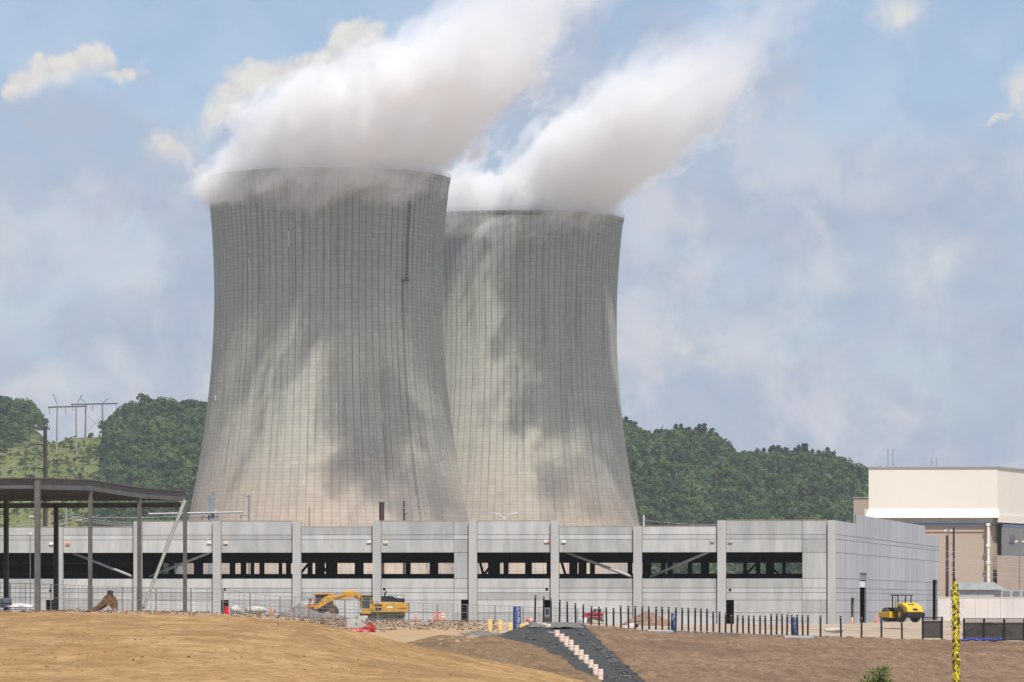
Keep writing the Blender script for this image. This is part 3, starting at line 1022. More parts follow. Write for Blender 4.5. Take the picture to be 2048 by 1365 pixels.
def hill_z(px, Y):
    px, Y = np.asarray(px, float), np.asarray(Y, float)
    t = np.clip((Y - Y_FOOT) / (Y_TOP - Y_FOOT), 0, 1)
    zr = -(ridge_ground(px) - HZ) * Y_TOP / F
    s = t * (1.25 - 0.25 * t)
    z = lerp(-8.0, zr, s)
    z = np.where(Y > Y_TOP, zr - (Y - Y_TOP) * 0.06, z)
    return CZ + z


hy = np.concatenate([[1960], np.linspace(2000, 2700, 60), np.linspace(2720, 3400, 12)])
hx = np.linspace(-1400, 3400, 320)
HX, HY = np.meshgrid(hx, hy)
HZ_ = hill_z(HX, HY) + 2.0 * fbm(HX * 0.02, HY * 0.01, 3) * (HY > 2000)
HZ_[0] -= 6
M_hill = ground_mat('hillside_grass', ((0.105, 0.132, 0.036), (0.150, 0.160, 0.052), (0.062, 0.092, 0.028)), (1, 0.35, 1), 0, 0.10, bump=0.4, bscale=0.4, clump=0.06)
nmesh('hill', np.stack([(HX - 1024) * HY / F, HY, HZ_], -1).reshape(-1, 3), grid_faces(*HX.shape), M_hill, smooth=True, kind='structure')


# ---- woodland
def foliage_mat(name, a, b, trans=0.25):
    m = bpy.data.materials.new(name)
    m.use_nodes = True
    t = NT(m.node_tree)
    f = t.attr('tint').outputs['Fac']
    col = t.mix(f, a, b)
    n = t.noise(t.coord('Object'), 0.6, 3, 0.6)
    k = t.lin(n, 0.3, 0.7, 0.8, 1.2)
    col = t.mix(1.0, col, t.comb(k, k, k), 'MULTIPLY')
    d1 = t.n('ShaderNodeBsdfDiffuse')
    d2 = t.n('ShaderNodeBsdfTranslucent')
    t.put(d1.inputs[0], col)
    t.put(d2.inputs[0], t.mix(1.0, col, (1.1, 1.25, 0.6), 'MULTIPLY'))
    mx = t.n('ShaderNodeMixShader')
    mx.inputs[0].default_value = trans
    t.t.links.new(d1.outputs[0], mx.inputs[1])
    t.t.links.new(d2.outputs[0], mx.inputs[2])
    o = t.n('ShaderNodeOutputMaterial')
    t.t.links.new(mx.outputs[0], o.inputs[0])
    return m


M_leaf = foliage_mat('broad_leaves', (0.030, 0.062, 0.034), (0.098, 0.140, 0.052))
M_needle = foliage_mat('pine_needles', (0.022, 0.045, 0.022), (0.045, 0.072, 0.030), 0.12)
M_bark = mk('bark', (0.10, 0.08, 0.06), 0.95, var=0.3, scale=3)


def crown_broad(seed, n=240, top=True):
    """leaf clumps over a handful of uneven boughs; unit crown: radius about 1, height 0..2"""
    rg = np.random.default_rng(seed)
    k = rg.integers(7, 11)
    cen = np.stack([rg.normal(0, 0.42, k), rg.normal(0, 0.42, k), rg.uniform(0.55, 1.55, k)], -1)
    cen[0] = (0, 0, 1.45)
    rr = rg.uniform(0.34, 0.58, k)
    Vs, Fs, bb = [], [], 0
    for i in range(n):
        j = rg.integers(0, k)
        d = rg.normal(0, 1, 3)
        d[2] = abs(d[2]) * 0.9 - 0.25
        d /= np.linalg.norm(d)
        p = cen[j] + d * rr[j] * rg.uniform(0.8, 1.08) * np.array([1, 1, 0.85])
        nrm = d + rg.normal(0, 0.32, 3)
        nrm /= np.linalg.norm(nrm)
        u = np.cross(nrm, [0.3, 0.2, 0.9])
        u /= np.linalg.norm(u) + 1e-6
        v = np.cross(nrm, u)
        s = rg.uniform(0.08, 0.17)
        Vs += [p - u * s - v * s * 0.6, p + u * s * 0.9 - v * s, p + u * s * 0.7 + v * s, p - u * s * 0.8 + v * s * 0.8 + nrm * s * 0.3]
        Fs.append((bb, bb + 1, bb + 2, bb + 3))
        bb += 4
    return np.array(Vs), np.array(Fs)


def crown_pine(seed, n=200, spread=0.55, ragged=0.5):
    rg = np.random.default_rng(seed)
    Vs, Fs, bb = [], [], 0
    tiers = 9
    for i in range(n):
        j = rg.integers(0, tiers)
        h = 0.25 + 1.95 * (j + rg.uniform(-0.1, 0.3)) / tiers
        rmax = spread * (1.05 - h / 2.35) * (1 + ragged * math.sin(j * 2.3 + seed))
        a = rg.integers(0, 6) * 1.05 + j * 0.6 + rg.normal(0, 0.16)
        r = rmax * math.sqrt(rg.uniform(0.02, 1))
        p = np.array([r * math.cos(a), r * math.sin(a), h + 0.1 * r / spread + rg.normal(0, 0.03)])
        nrm = np.array([math.cos(a) * 0.5, math.sin(a) * 0.5, 1.0]) + rg.normal(0, 0.4, 3)
        nrm /= np.linalg.norm(nrm)
        u = np.cross(nrm, [-math.sin(a), math.cos(a), 0.1])
        u /= np.linalg.norm(u) + 1e-6
        v = np.cross(nrm, u)
        s = rg.uniform(0.08, 0.17)
        Vs += [p - u * s - v * s * 0.6, p + u * s - v * s * 0.7, p + u * s * 0.7 + v * s * 0.7, p - u * s + v * s * 0.6]
        Fs.append((bb, bb + 1, bb + 2, bb + 3))
        bb += 4
    return np.array(Vs), np.array(Fs)


BROAD = [crown_broad(100 + i) for i in range(9)]
PINE = [crown_pine(200 + i) for i in range(4)]
SPRUCE = [crown_pine(300 + i, 200, 0.36, 0.2) for i in range(3)]


def in_open(px, y):
    """the mown strip under the power lines"""
    L = np.interp(y, [860, 868, 885, 905, 930, 935], [128, 128, 66, 28, 4, -400])
    R = np.interp(y, [860, 880, 912, 950, 1004, 1040, 1200], [222, 219, 213, 208, 203, 192, 170])
    return L < px < R


def wood(name, spots, protos, mat, rlo, rhi):
    Vs, Fs, Ts, b = [], [], [], 0
    for (x, y, z, px) in spots:
        V, Fc = protos[random.randrange(len(protos))]
        r = random.uniform(rlo, rhi)
        a = random.uniform(0, 6.28)
        c, s = math.cos(a), math.sin(a)
        W = np.stack([V[:, 0] * c - V[:, 1] * s, V[:, 0] * s + V[:, 1] * c, V[:, 2] * random.uniform(0.85, 1.15)], -1) * r
        W[:, 2] += random.uniform(2.0, 5.0)
        W += (x, y, z)
        Vs.append(W)
        Fs.append(Fc + b)
        b += len(W)
        tt_ = random.gauss(0.5, 0.34)
        Ts.append(np.clip(tt_ + np.repeat(RNG.normal(0, 0.12, len(W) // 4), 4), 0, 1.2))
    return nmesh(name, np.concatenate(Vs), np.concatenate(Fs), mat, attr=np.concatenate(Ts), kind='stuff')


spots, SKYLINE = [], []
Y = 1990.0
while Y < 2712:
    for (a, b) in ((-170, 440), (1190, 1850)):
        px = a + random.uniform(0, 30)
        while px < b:
            yy = Y + random.uniform(-4, 4)
            z = float(hill_z(px, yy))
            sy_ = HZ - (z - CZ) * F / yy
            if not in_open(px, sy_) and not (px > 1740 and yy < 2300):
                q = ((px - 1024) * yy / F, yy, z, px)
                spots.append(q)
            px += random.uniform(0.75, 1.25) * 29 * 2300 / yy
    Y += random.uniform(8.5, 10.5)
wood('woodland', spots, BROAD, M_leaf, 3.4, 6.3)
# darker conifers scattered through the wood
cs = [s for s in spots if random.random() < 0.05]
wood('woodland', cs, PINE, M_needle, 5.0, 7.0)
# plain cover behind the towers, only glimpsed between them
for (a, b, st) in ((440, 1190, 60), (1850, 2500, 60), (-700, -170, 60)):
    ss_ = []
    for yy in np.arange(2450, 2720, 24):
        px = a
        while px < b:
            ss_.append(((px - 1024) * yy / F, yy, float(hill_z(px, yy)), px))
            px += st * random.uniform(0.8, 1.2)
    wood('woodland', ss_, BROAD, M_leaf, 6.5, 9.0)


def tree(name, label, px, Y, r, proto, mat, group, h0=3.0, sink=0.0, tint=0.4):
    """single tree: trunk and crown"""
    z = float(hill_z(px, Y)) - sink
    L = Vector(((px - 1024) * Y / F, Y, z))
    t = thing(name, label, 'tree' if h0 > 1 else 'bush', L, random.uniform(0, 6.28), group)
    V, Fc = proto
    W = V * r
    W[:, 2] += h0
    nmesh('crown', W, Fc, mat, t, attr=np.clip(tint + np.repeat(RNG.normal(0, 0.15, len(W) // 4), 4), 0, 1.2))
    MB().poly([(0, 0, -1), (0, 0, h0 + r * 0.6), (0.02 * r, 0, h0 + r * 1.7)], [0.05 * r + 0.05, 0.04 * r + 0.03, 0.02], 6).build('trunk' if h0 > 1 else 'stem', M_bark, t)
    return t


for k, px in enumerate([1243, 1252, 1262, 1270, 1352, 1362, 1371, 1379, 1392, 1399, 1408, 1424, 1433]):
    tree('pine_tree', f'ragged pine on the wooded ridge against the sky, {nth(k + 1)} counting away from the cooling tower', px, 2698, random.uniform(6.0, 7.8), PINE[k % 4], M_needle, 'ragged pines on the ridge', 4, 3.0, 0.55)
for k, px in enumerate([1519, 1528, 1541, 1547, 1556, 1565, 1573, 1590, 1597, 1606, 1612, 1625, 1637, 1655, 1668, 1760]):
    tree('spruce_tree', f'small pointed spruce on the falling wooded ridge, {nth(k + 1)} counting towards the cream hall', px, 2698, random.uniform(6.2, 8.2), SPRUCE[k % 3], M_needle, 'pointed spruces on the ridge', 4, 3.5, 0.45)
bush_spots = [(22, 950), (60, 962), (98, 968), (115, 934), (150, 925), (168, 930), (183, 880), (177, 906), (198, 918), (205, 945), (160, 960), (128, 985), (52, 1000), (30, 1030), (12, 985), (88, 1006), (75, 1040), (172, 1005), (152, 1030), (120, 1045), (140, 948), (45, 935), (188, 985)]
bush_spots.sort()
for k, (px, y) in enumerate(bush_spots):
    best = min(np.linspace(2010, 2690, 300), key=lambda Y_: abs(HZ - (float(hill_z(px, Y_)) - CZ) * F / Y_ - y))
    big = random.random() < 0.4
    tree('bush', f'dark green bush on the mown slope under the pylons, {nth(k + 1)} from its open left end', px, best, random.uniform(1.2, 2.8), BROAD[k % 9], M_leaf, 'bushes on the mown slope', 0.1, 0.3, 0.25)

# clods on the graded sand, rough growth on the mown slope
cl = []
for k in range(1500):
    y = 125 + 132 * random.random() ** 0.8
    x = random.uniform(-30, 6) if y > 180 else random.uniform(-18, 4)
    i, j = int(np.searchsorted(sy, y)), int(np.searchsorted(sx, x))
    if float(fbm(np.array([x * 0.25 + 3]), np.array([y * 0.03]), 3)[0]) > -0.05:
        cl.append((x, y, float(SZ[min(i, len(sy) - 1), min(j, len(sx) - 1)]) + 0.01))
stones('clods', cl, mk('sand_clod', (0.29, 0.18, 0.08), 0.95, var=0.3, scale=2, tint=0.4), 0.012, 0.055, 0.6)
us = []
for k in range(2600):
    px, yy = random.uniform(-60, 225), random.uniform(2005, 2690)
    z = float(hill_z(px, yy))
    sy_ = HZ - (z - CZ) * F / yy
    if in_open(px, sy_) and float(fbm(np.array([px * 0.03]), np.array([yy * 0.012]), 3)[0]) > -0.12:
        us.append(((px - 1024) * yy / F, yy, z - 3.5, px))
o = wood('undergrowth', us, BROAD[:5], foliage_mat('weedy_growth', (0.075, 0.110, 0.032), (0.150, 0.170, 0.055), 0.3), 0.4, 1.3)
# ---------------------------------------------------------------- unfinished precast concrete building
M_conc = mk('precast_concrete', (0.47, 0.477, 0.462), 0.88, col2=(0.37, 0.38, 0.375), scale=0.42, stretch=(1.8, 1.8, 0.35), tint=0.17, bump=0.01, bscale=4)
M_pil = mk('precast_pilaster', (0.475, 0.48, 0.465), 0.88, col2=(0.41, 0.415, 0.405), scale=0.4, stretch=(1, 1, 0.3), tint=0.06)
M_reveal = mk('dark_reveal', (0.12, 0.12, 0.115), 0.95)
M_side_shade = mk('streaky_shaded_precast', (0.37, 0.385, 0.415), 0.85, col2=(0.455, 0.468, 0.485), scale=0.35, stretch=(1.3, 1.3, 0.06), tint=0.07)  # bluer tint paints in the side wall's weaker sun; streaks are its own
M_dark = mk('shaded_interior', (0.022, 0.022, 0.024), 0.9)  # near-black colour holds the shade inside the building
M_deckd = mk('shaded_roof_deck', (0.014, 0.014, 0.015), 0.9)  # deck colour blackened to carry the shade under the roof
M_brace = mk('galvanised_brace', (0.36, 0.37, 0.38), 0.5, 0.3)
M_coping = mk('coping_tan', (0.36, 0.30, 0.24), 0.9)

B_ROT = rad(-5.0)
BO = Vector((646 * 500 / F, 500.0, CZ))         # near corner, at camera height
bt = thing('concrete_building', 'long unfinished grey precast concrete building with a dark strip opening', 'building', BO, B_ROT)
c5, s5 = math.cos(rad(5)), math.sin(rad(5))


def fu(px):
    """distance along the front from the corner (negative to the left) for a bearing"""
    k = (px - 1024) / F
    return -(BO.x - k * BO.y) / (c5 + k * s5)


def zz(y):
    return -(y - HZ) * 500 / F


Z = [-2.6, zz(1226), zz(1200.5), zz(1185.5), zz(1176.5), zz(1157), zz(1105), zz(1078.5), zz(1069)]
Z_LOW, Z_HIGH = zz(1052.5), zz(1041)
pil = [(-226, -210), (-60, -44), (110, 126), (268, 284), (426.5, 442), (586, 602), (746, 762), (938, 954), (1102, 1118), (1267, 1284), (1435, 1452), (1655.5, 1671.5)]
high = [1, 0, 0, 1, 1, 0, 1, 1, 0, 0, 1]
G = 0.024


def panel(x0, x1, z0, z1, holes, y0, th, mat, parent, M=None, ztop=None):
    """one cast piece: rectangle minus door and vent openings, standing clear of its joints"""
    for h in holes:
        if h[2] <= z0 + G and h[3] >= z1 - G and h[0] > x0 + 0.15 and h[1] < x1 - 0.15:
            panel(x0, h[0] + G, z0, z1, [q for q in holes if q is not h], y0, th, mat, parent, M)
            panel(h[1] - G, x1, z0, z1, [q for q in holes if q is not h], y0, th, mat, parent, M)
            return None
    xs = sorted({x0 + G, x1 - G, *[min(max(h[i], x0 + G), x1 - G) for h in holes for i in (0, 1)]})
    zs = sorted({z0 + G, z1 - G, *[min(max(h[i], z0 + G), z1 - G) for h in holes for i in (2, 3)]})
    b = MB()
    b.M = M
    for i in range(len(xs) - 1):
        j = 0
        while j < len(zs) - 1:
            cx, cz = (xs[i] + xs[i + 1]) / 2, (zs[j] + zs[j + 1]) / 2
            if not any(h[0] < cx < h[1] and h[2] < cz < h[3] for h in holes) and xs[i + 1] - xs[i] > 0.01 and zs[j + 1] - zs[j] > 0.01:
                b.box(xs[i], xs[i + 1], y0, y0 + th, zs[j], zs[j + 1])
            j += 1
    if b.v:
        o = b.build('wall_panel', mat, parent)
        a = o.data.attributes.new('tint', 'FLOAT', 'POINT')
        a.data.foreach_set('value', np.full(len(o.data.vertices), random.random(), dtype=np.float32))
        return o


doors = [(92, 107, 1200.5, 1249), (441.5, 457, 1200.5, 1249), (922, 938, 1199.5, 1249), (1088, 1102, 1200.5, 1249), (1452, 1468, 1200.5, 1249)]
vents = [(98, 103, 1179, 1184), (447, 452, 1177, 1182), (766, 771, 1176.5, 1181.5), (1091, 1096, 1177, 1182), (1457.5, 1462.5, 1178, 1183)]
holes = [(fu(a), fu(b), zz(d), zz(c)) for a, b, c, d in doors + vents]
holes = [(a, b, (-2.6 if z0 < -2.2 else z0), z1) for a, b, z0, z1 in holes]
back = MB()
for i in range(len(pil) - 1):
    xa, xb = fu(pil[i][1]) + 0.02, fu(pil[i + 1][0]) - 0.02
    top = Z_HIGH if high[i] else Z_LOW
    splits = [xa, xb]
    o0, o1 = xa, xb
    if i == 6:
        splits = [xa, fu(908), xb]
        o1 = fu(908)
    if i == 10:
        splits = [xa, fu(1604.5), xb]
        o1 = fu(1604.5)
    for s in range(len(splits) - 1):
        u0, u1 = splits[s], splits[s + 1]
        levels = Z + [top]
        for k in range(len(levels) - 1):
            if k == 5 and s == 0:
                continue                                   # the strip opening
            panel(u0, u1, levels[k], levels[k + 1], [h for h in holes if h[1] > u0 and h[0] < u1 and h[3] > levels[k] and h[2] < levels[k + 1]], 0.0, 0.22, M_conc, bt)
    hb = [h for h in holes if h[1] > xa and h[0] < xb]
    # recessed backing that shows as the dark reveals
    cuts = sorted({xa, xb, *[h[0] for h in hb], *[h[1] for h in hb]})
    for q in range(len(cuts) - 1):
        cx = (cuts[q] + cuts[q + 1]) / 2
        hs_ = sorted([(h[2], h[3]) for h in hb if h[0] < cx < h[1]])
        z = -2.6
        for (h0, h1) in hs_ + [(Z[5], None)]:
            if h0 - z > 0.02:
                back.box(cuts[q], cuts[q + 1], 0.06, 0.16, z, h0 - 0.03)
            z = h1
    back.box(xa, xb, 0.06, 0.16, Z[6] + 0.03, top - 0.05)
    if o1 < xb:
        back.box(o1 + 0.04, xb, 0.06, 0.16, Z[5] + 0.01, Z[6] - 0.01)
    cp = MB()
    cp.box(xa, xb, -0.03, 0.30, top, top + 0.06)
    cp.build('coping', M_coping, bt)
back.build('panel_backing', M_reveal, bt)
for i, (a, b) in enumerate(pil):
    tp = Z_HIGH if ((i > 0 and high[i - 1]) or (i < len(high) and high[i])) else Z_LOW
    MB().box(fu(a), fu(b), -0.34, 0.35, -2.6, tp + 0.01).build('pilaster', M_pil, bt)

# door fillings: a bare opening, a frame leaning inside, a grey plant door
for (a, b, c, d) in doors:
    fr = MB()
    u0, u1, z1 = fu(a), fu(b), zz(c)
    for q in (u0 - 0.0, u1 - 0.06):
        fr.box(q, q + 0.06, 0.0, 0.3, -2.55, z1)
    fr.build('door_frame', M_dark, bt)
# small lamps beside the pilasters
lm = [mk('white_lamp_cover', (0.8, 0.8, 0.78), 0.5), mk('orange_lamp_cover', (0.75, 0.22, 0.10), 0.5), mk('cream_lamp_cover', (0.72, 0.62, 0.50), 0.5), mk('grey_lamp_cover', (0.42, 0.42, 0.41), 0.5)]
for px, y, m_ in ((103, 1086, 0), (136, 1086, 1), (419, 1084, 0), (452, 1084.5, 2), (738.5, 1083, 0), (771.5, 1084, 2), (1092, 1082.5, 0), (1097, 1082.5, 1), (1127.5, 1083, 0), (1425, 1082.5, 3), (1461, 1083.5, 3)):
    w_ = 0.16 if px in (1092, 1097) else 0.24
    MB().box(fu(px) - w_, fu(px) + w_, -0.14, 0.0, zz(y) - 0.12, zz(y) + 0.12).build('wall_lamp', lm[m_], bt)

# interior: floor, roof, columns, bracing, far wall with its own strip opening
DEP = 118.0
XL = -128
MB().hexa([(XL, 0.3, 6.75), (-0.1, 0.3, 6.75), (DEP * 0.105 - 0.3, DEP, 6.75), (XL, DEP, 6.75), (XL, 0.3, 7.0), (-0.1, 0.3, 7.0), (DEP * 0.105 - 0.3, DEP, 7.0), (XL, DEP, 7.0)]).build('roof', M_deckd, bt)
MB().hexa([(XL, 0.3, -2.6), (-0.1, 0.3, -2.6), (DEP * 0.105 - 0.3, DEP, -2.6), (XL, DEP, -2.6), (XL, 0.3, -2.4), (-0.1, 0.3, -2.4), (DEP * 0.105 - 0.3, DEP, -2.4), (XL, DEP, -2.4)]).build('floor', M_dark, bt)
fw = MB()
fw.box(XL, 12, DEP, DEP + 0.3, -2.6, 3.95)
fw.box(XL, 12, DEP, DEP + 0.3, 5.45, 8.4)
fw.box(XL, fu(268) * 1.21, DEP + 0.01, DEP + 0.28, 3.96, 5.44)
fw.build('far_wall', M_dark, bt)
ic = MB()
for px in (40, 70, 205, 236, 318, 343, 397, 465, 487, 505, 524, 561, 577, 620, 640, 660, 670, 715, 722, 816, 868, 873, 995, 985, 1012, 1055, 1060, 1098, 1143, 1150, 1165, 1185, 1260, 1290, 1297, 1326, 1340, 1380, 1410, 1490, 1516, 1540, 1568):
    # columns stand at different depths of the hall, each on the bearing where it shows
    dp = random.choice((28, 58, 88, DEP - 1))
    k = (px - 1024) / F
    # solve bearing for a point at depth dp
    u = (k * (BO.y + dp * c5) - BO.x - dp * s5) / (c5 + k * s5)
    wd = random.choice((0.45, 0.6, 0.6, 1.1))
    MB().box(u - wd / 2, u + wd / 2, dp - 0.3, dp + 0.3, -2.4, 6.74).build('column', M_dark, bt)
for (pa, ya, pb, yb, dp) in ((601, 1147, 617, 1127, 60), (636, 1127, 660, 1147, 60), (955, 1105, 966, 1147, 30), (985, 1127, 970, 1147, 30), (1494, 1147, 1512, 1128, 80), (1535, 1128, 1556, 1148, 80), (1124, 1127, 1130, 1147, 50)):
    def q(px, y):
        k = (px - 1024) / F
        u = (k * (BO.y + dp * c5) - BO.x - dp * s5) / (c5 + k * s5)
        return Vector((u, dp, -(y - HZ) * (500 + dp) / F))
    p0, p1 = q(pa, ya), q(pb, yb)
    MB().bar(p0 + (p0 - p1) * 0.15, p1 + (p1 - p0) * 0.15, 0.3).build('cross_brace', M_dark, bt)
sb = MB()
for k in range(0, 24):
    sb.box(XL, (4 + k * 4.8) * 0.105 - 0.4, 4 + k * 4.8, 4.25 + k * 4.8, 5.75, 6.74)
sb.build('roof_beams', M_deckd, bt)
# temporary pipe braces just inside the strip opening
for (pa, ya, pb, yb) in ((139, 1106, 264, 1155), (292, 1155, 418, 1106), (1128, 1105, 1264, 1156), (1298, 1156, 1418, 1105)):
    MB().tube((fu(pa), 2.2, zz(ya) + 0.1), (fu(pb), 0.5, zz(yb) + 0.1), 0.17, n=10).build('pipe_brace', M_brace, bt)

# right-hand side wall: runs back from the corner, taller over the loading doors
MS = Matrix.Rotation(rad(-6.0), 4, 'Z') @ Matrix.Rotation(rad(90), 4, 'Z')      # local x runs back along the wall
SD = Vector((math.sin(rad(11)), math.cos(rad(11)), 0))


def st(px):
    k = (px - 1024) / F
    return (k * BO.y - BO.x) / (SD.x - k * SD.y)


def sz(px, y):
    return -(y - HZ) * (500 + st(px) * SD.y) / F


T_END = st(1877.5)
segs = [0, 9.5, st(1712), st(1736), 47, 61, 75, 88, st(1850), T_END]
sh = [(st(1702), st(1709), -2.6, sz(1705, 1196)), (st(1719.5), st(1733), -2.6, sz(1726, 1146)), (st(1865), st(1874.5), -2.6, sz(1870, 1160))]
back = MB()
back.M = MS
for i in range(len(segs) - 1):
    a, b = segs[i], segs[i + 1]
    top = 9.15 if b <= st(1712) + 0.1 else (10.2 if b <= st(1850) + 0.1 else 9.0)
    levels = Z[:6] + [Z[6], Z[7], Z[8], top]
    for k in range(len(levels) - 1):
        panel(a, b, levels[k], levels[k + 1], [h for h in sh if h[1] > a and h[0] < b and h[3] > levels[k] and h[2] < levels[k + 1]], -0.02, 0.22 + 0.0, M_side_shade, bt, M=MS @ Matrix.Scale(-1, 4, (0, 1, 0)) if False else MS)
    cuts = sorted({a, b, *[min(max(h[j], a), b) for h in sh for j in (0, 1)]})
    for q in range(len(cuts) - 1):
        cx = (cuts[q] + cuts[q + 1]) / 2
        hh = [h for h in sh if h[0] < cx < h[1]]
        if cuts[q + 1] - cuts[q] > 0.01:
            back.box(cuts[q], cuts[q + 1], 0.04, 0.14, hh[0][3] if hh else -2.6, top - 0.05)
back.build('panel_backing', M_reveal, bt)
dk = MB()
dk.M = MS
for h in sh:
    dk.box(h[0] - 0.5, h[1] + 0.5, 3.0, 3.2, -2.6, h[3] + 0.4)  # near-black boards stand for the shade behind the doorways
dk.build('recess_shade', M_dark, bt)
lv = MB()
lv.M = MS
a, b = sh[1][0], sh[1][1]
zt, zl = sh[1][3], sz(1726, 1161)
for k in range(6):
    z = lerp(zl, zt, (k + 0.5) / 6)
    lv.box(a + 0.1, b - 0.1, 0.08, 0.2, z - 0.07, z + 0.06)
lv.build('louvre', mk('louvre_grey', (0.28, 0.28, 0.28), 0.7), bt)
wp = MB()
wp.M = MS
wp.box(a + 0.15, b - 0.1, 0.12, 0.2, sz(1726, 1175), zl - 0.12)
wp.build('white_wrap', mk('white_wrap', (0.75, 0.76, 0.78), 0.6), bt)
lk = MB()
lk.M = MS
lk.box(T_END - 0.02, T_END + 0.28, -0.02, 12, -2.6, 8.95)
lk.build('end_wall', M_side_shade, bt)

# ---------------------------------------------------------------- open steel frame on the left
M_steel = mk('primed_steel', (0.125, 0.122, 0.112), 0.65, var=0.15, scale=0.6)
M_steeld = mk('primed_steel_dark', (0.12, 0.115, 0.105), 0.7, var=0.15, scale=0.6)
M_deck = mk('metal_deck', (0.12, 0.115, 0.105), 0.6, 0.2, scale=0.5)
FA = Vector(((75 - 1024) * 400 / F, 400.0, CZ))
FE = Vector((math.sin(rad(11.1)), math.cos(rad(11.1)), 0))      # back along the right side
FL = Vector((-FE.y, FE.x, 0))                                    # to the left along the front
ft = thing('steel_frame', 'open dark steel building frame with roof joists and no walls', 'steel frame', FA - Vector((0, 0, 1.4)), 0.0)


def fp(u, v, z):
    return FA + FE * u + FL * v + Vector((0, 0, z))


def f_u(px):
    k = (px - 1024) / F
    return (k * FA.y - FA.x) / (FE.x - k * FE.y)


def wide_flange(p, q, d, w_, ax):
    """H section from p to q; ax is the direction across the web"""
    b = MB()
    ax = Vector(ax).normalized()
    dr = (Vector(q) - Vector(p)).normalized()
    ot = dr.cross(ax).normalized()
    b.bar(Vector(p), Vector(q), 0.06, d - 0.08, up=ot) if False else None
    for s in (-1, 1):
        o = ot * (s * (d / 2 - 0.025))
        b.bar(Vector(p) + o, Vector(q) + o, w_, 0.05, up=ot)
    b.bar(Vector(p), Vector(q), 0.04, d - 0.1, up=ot)
    return b


cu = [0, f_u(180.5), f_u(278.5), f_u(370)]
ctop = [(1205 - 958), (1205 - 961.5), (1205 - 977), (1205 - 984)]
ctop = [c * fp(u, 0, 0).y / F for c, u in zip(ctop, cu)]
for k, u in enumerate(cu):
    wide_flange(fp(u, 0, -1.4), fp(u, 0, ctop[k] - (0.0 if k == 0 else 0.9)), 0.44 if k == 0 else 0.38, 0.44 if k == 0 else 0.32, FL).build('column', M_steel, ft, world=True)
    MB().box(-0.35, 0.35, -0.35, 0.35, 0, 0.05).build('base_plate', M_steel, ft) if k == 0 else None
for u, v in ((f_u(180.5) * 2, 13.4), (f_u(278.5) * 1.0 + 0.5, 13.4), (50, 13.4)):
    pass
for v, us in ((13.4, (16.6, 33.2, 49.8)), (26.8, (0.0, 33.2, 49.8))):
    for u in us:
        wide_flange(fp(u, v, -1.4), fp(u, v, 10.0), 0.42, 0.40, FE).build('column', M_steeld, ft, world=True)
# eave girders along the right side, stepping down as the roof falls
for k in range(3):
    p, q = fp(cu[k] + (0.26 if k == 0 else 0), 0, ctop[k] - 0.45), fp(cu[k + 1], 0, ctop[k + 1] - 0.45)
    wide_flange(p, q, 0.95, 0.34, FL).build('girder', M_steeld, ft, world=True)
for u, zt in ((0, ctop[0]), (cu[1], ctop[1]), (cu[2], ctop[2]), (cu[3], ctop[3])):
    wide_flange(fp(u, 0.26, zt - 0.45), fp(u, 30, zt - 0.45), 0.85 if u == 0 else 0.8, 0.3, FE).build('girder', M_steeld, ft, world=True)
# open-web joists between the girders
nj = 0
for bay in range(3):
    for k in range(1, 8):
        u = lerp(cu[bay], cu[bay + 1], k / 8)
        zt = lerp(ctop[bay], ctop[bay + 1], k / 8) - 0.12
        j = MB()
        j.bar(fp(u, 0.3, zt), fp(u, 30, zt), 0.10)
        j.bar(fp(u, 0.9, zt - 0.62), fp(u, 29.5, zt - 0.62), 0.10)
        n = 24
        for i in range(n):
            a, b = lerp(0.3, 30, i / n), lerp(0.3, 30, (i + 1) / n)
            m_ = (a + b) / 2
            j.bar(fp(u, a, zt), fp(u, m_, zt - 0.62), 0.055)
            j.bar(fp(u, m_, zt - 0.62), fp(u, b, zt), 0.055)
        j.build('roof_joist', M_steel, ft, world=True)
dk = MB()
for bay in range(3):
    a, b = cu[bay] - (0.3 if bay == 0 else 0), cu[bay + 1] + (0.3 if bay == 2 else 0)
    z0, z1 = ctop[bay] + 0.01, ctop[bay + 1] + 0.01
    dk.hexa([fp(a, -0.2, z0), fp(b, -0.2, z1), fp(b, 31, z1), fp(a, 31, z0), fp(a, -0.2, z0 + 0.09), fp(b, -0.2, z1 + 0.09), fp(b, 31, z1 + 0.09), fp(a, 31, z0 + 0.09)])
dk.build('roof_deck', M_deck, ft, world=True)
MB().tube(P(369, 1003, 446), P(287, 1216, 432), 0.19, 0.15, n=12).build('raking_brace', mk('pale_brace_pipe', (0.235, 0.225, 0.20), 0.6), ft, world=True)
wide_flange(fp(49.8, 0.4, 9.75), fp(49.8, 26.6, 9.75), 0.5, 0.3, FE).build('tie_beam', M_steeld, ft, world=True)

# ---------------------------------------------------------------- reactor hall on the right
M_cream = mk('cream_cladding', (0.73, 0.685, 0.60), 0.8, col2=(0.68, 0.64, 0.565), scale=0.05, stretch=(1, 1, 0.4))
M_lip = mk('pale_flashing', (0.74, 0.70, 0.61), 0.75, var=0.06, scale=0.2)
M_tan = mk('tan_precast', (0.42, 0.335, 0.265), 0.9, col2=(0.385, 0.31, 0.25), scale=0.06, stretch=(1, 1, 0.5))
M_soff = mk('grey_fascia', (0.36, 0.37, 0.37), 0.8)
M_blue = mk('blue_trim', (0.10, 0.17, 0.27), 0.6)
M_greyp = mk('dark_grey_cladding', (0.19, 0.185, 0.19), 0.8)
M_pane = mk('dark_window_pane', (0.04, 0.045, 0.05), 0.25, spec=0.5)
R0 = P(1995, 1205, 1000)
R_ROT = rad(-3)
rt = thing('industrial_hall', 'large windowless cream hall over a tan base, on the right behind the grey building', 'building', R0, R_ROT)
sc9 = 1000 / F


def rz(y):
    return -(y - HZ) * sc9


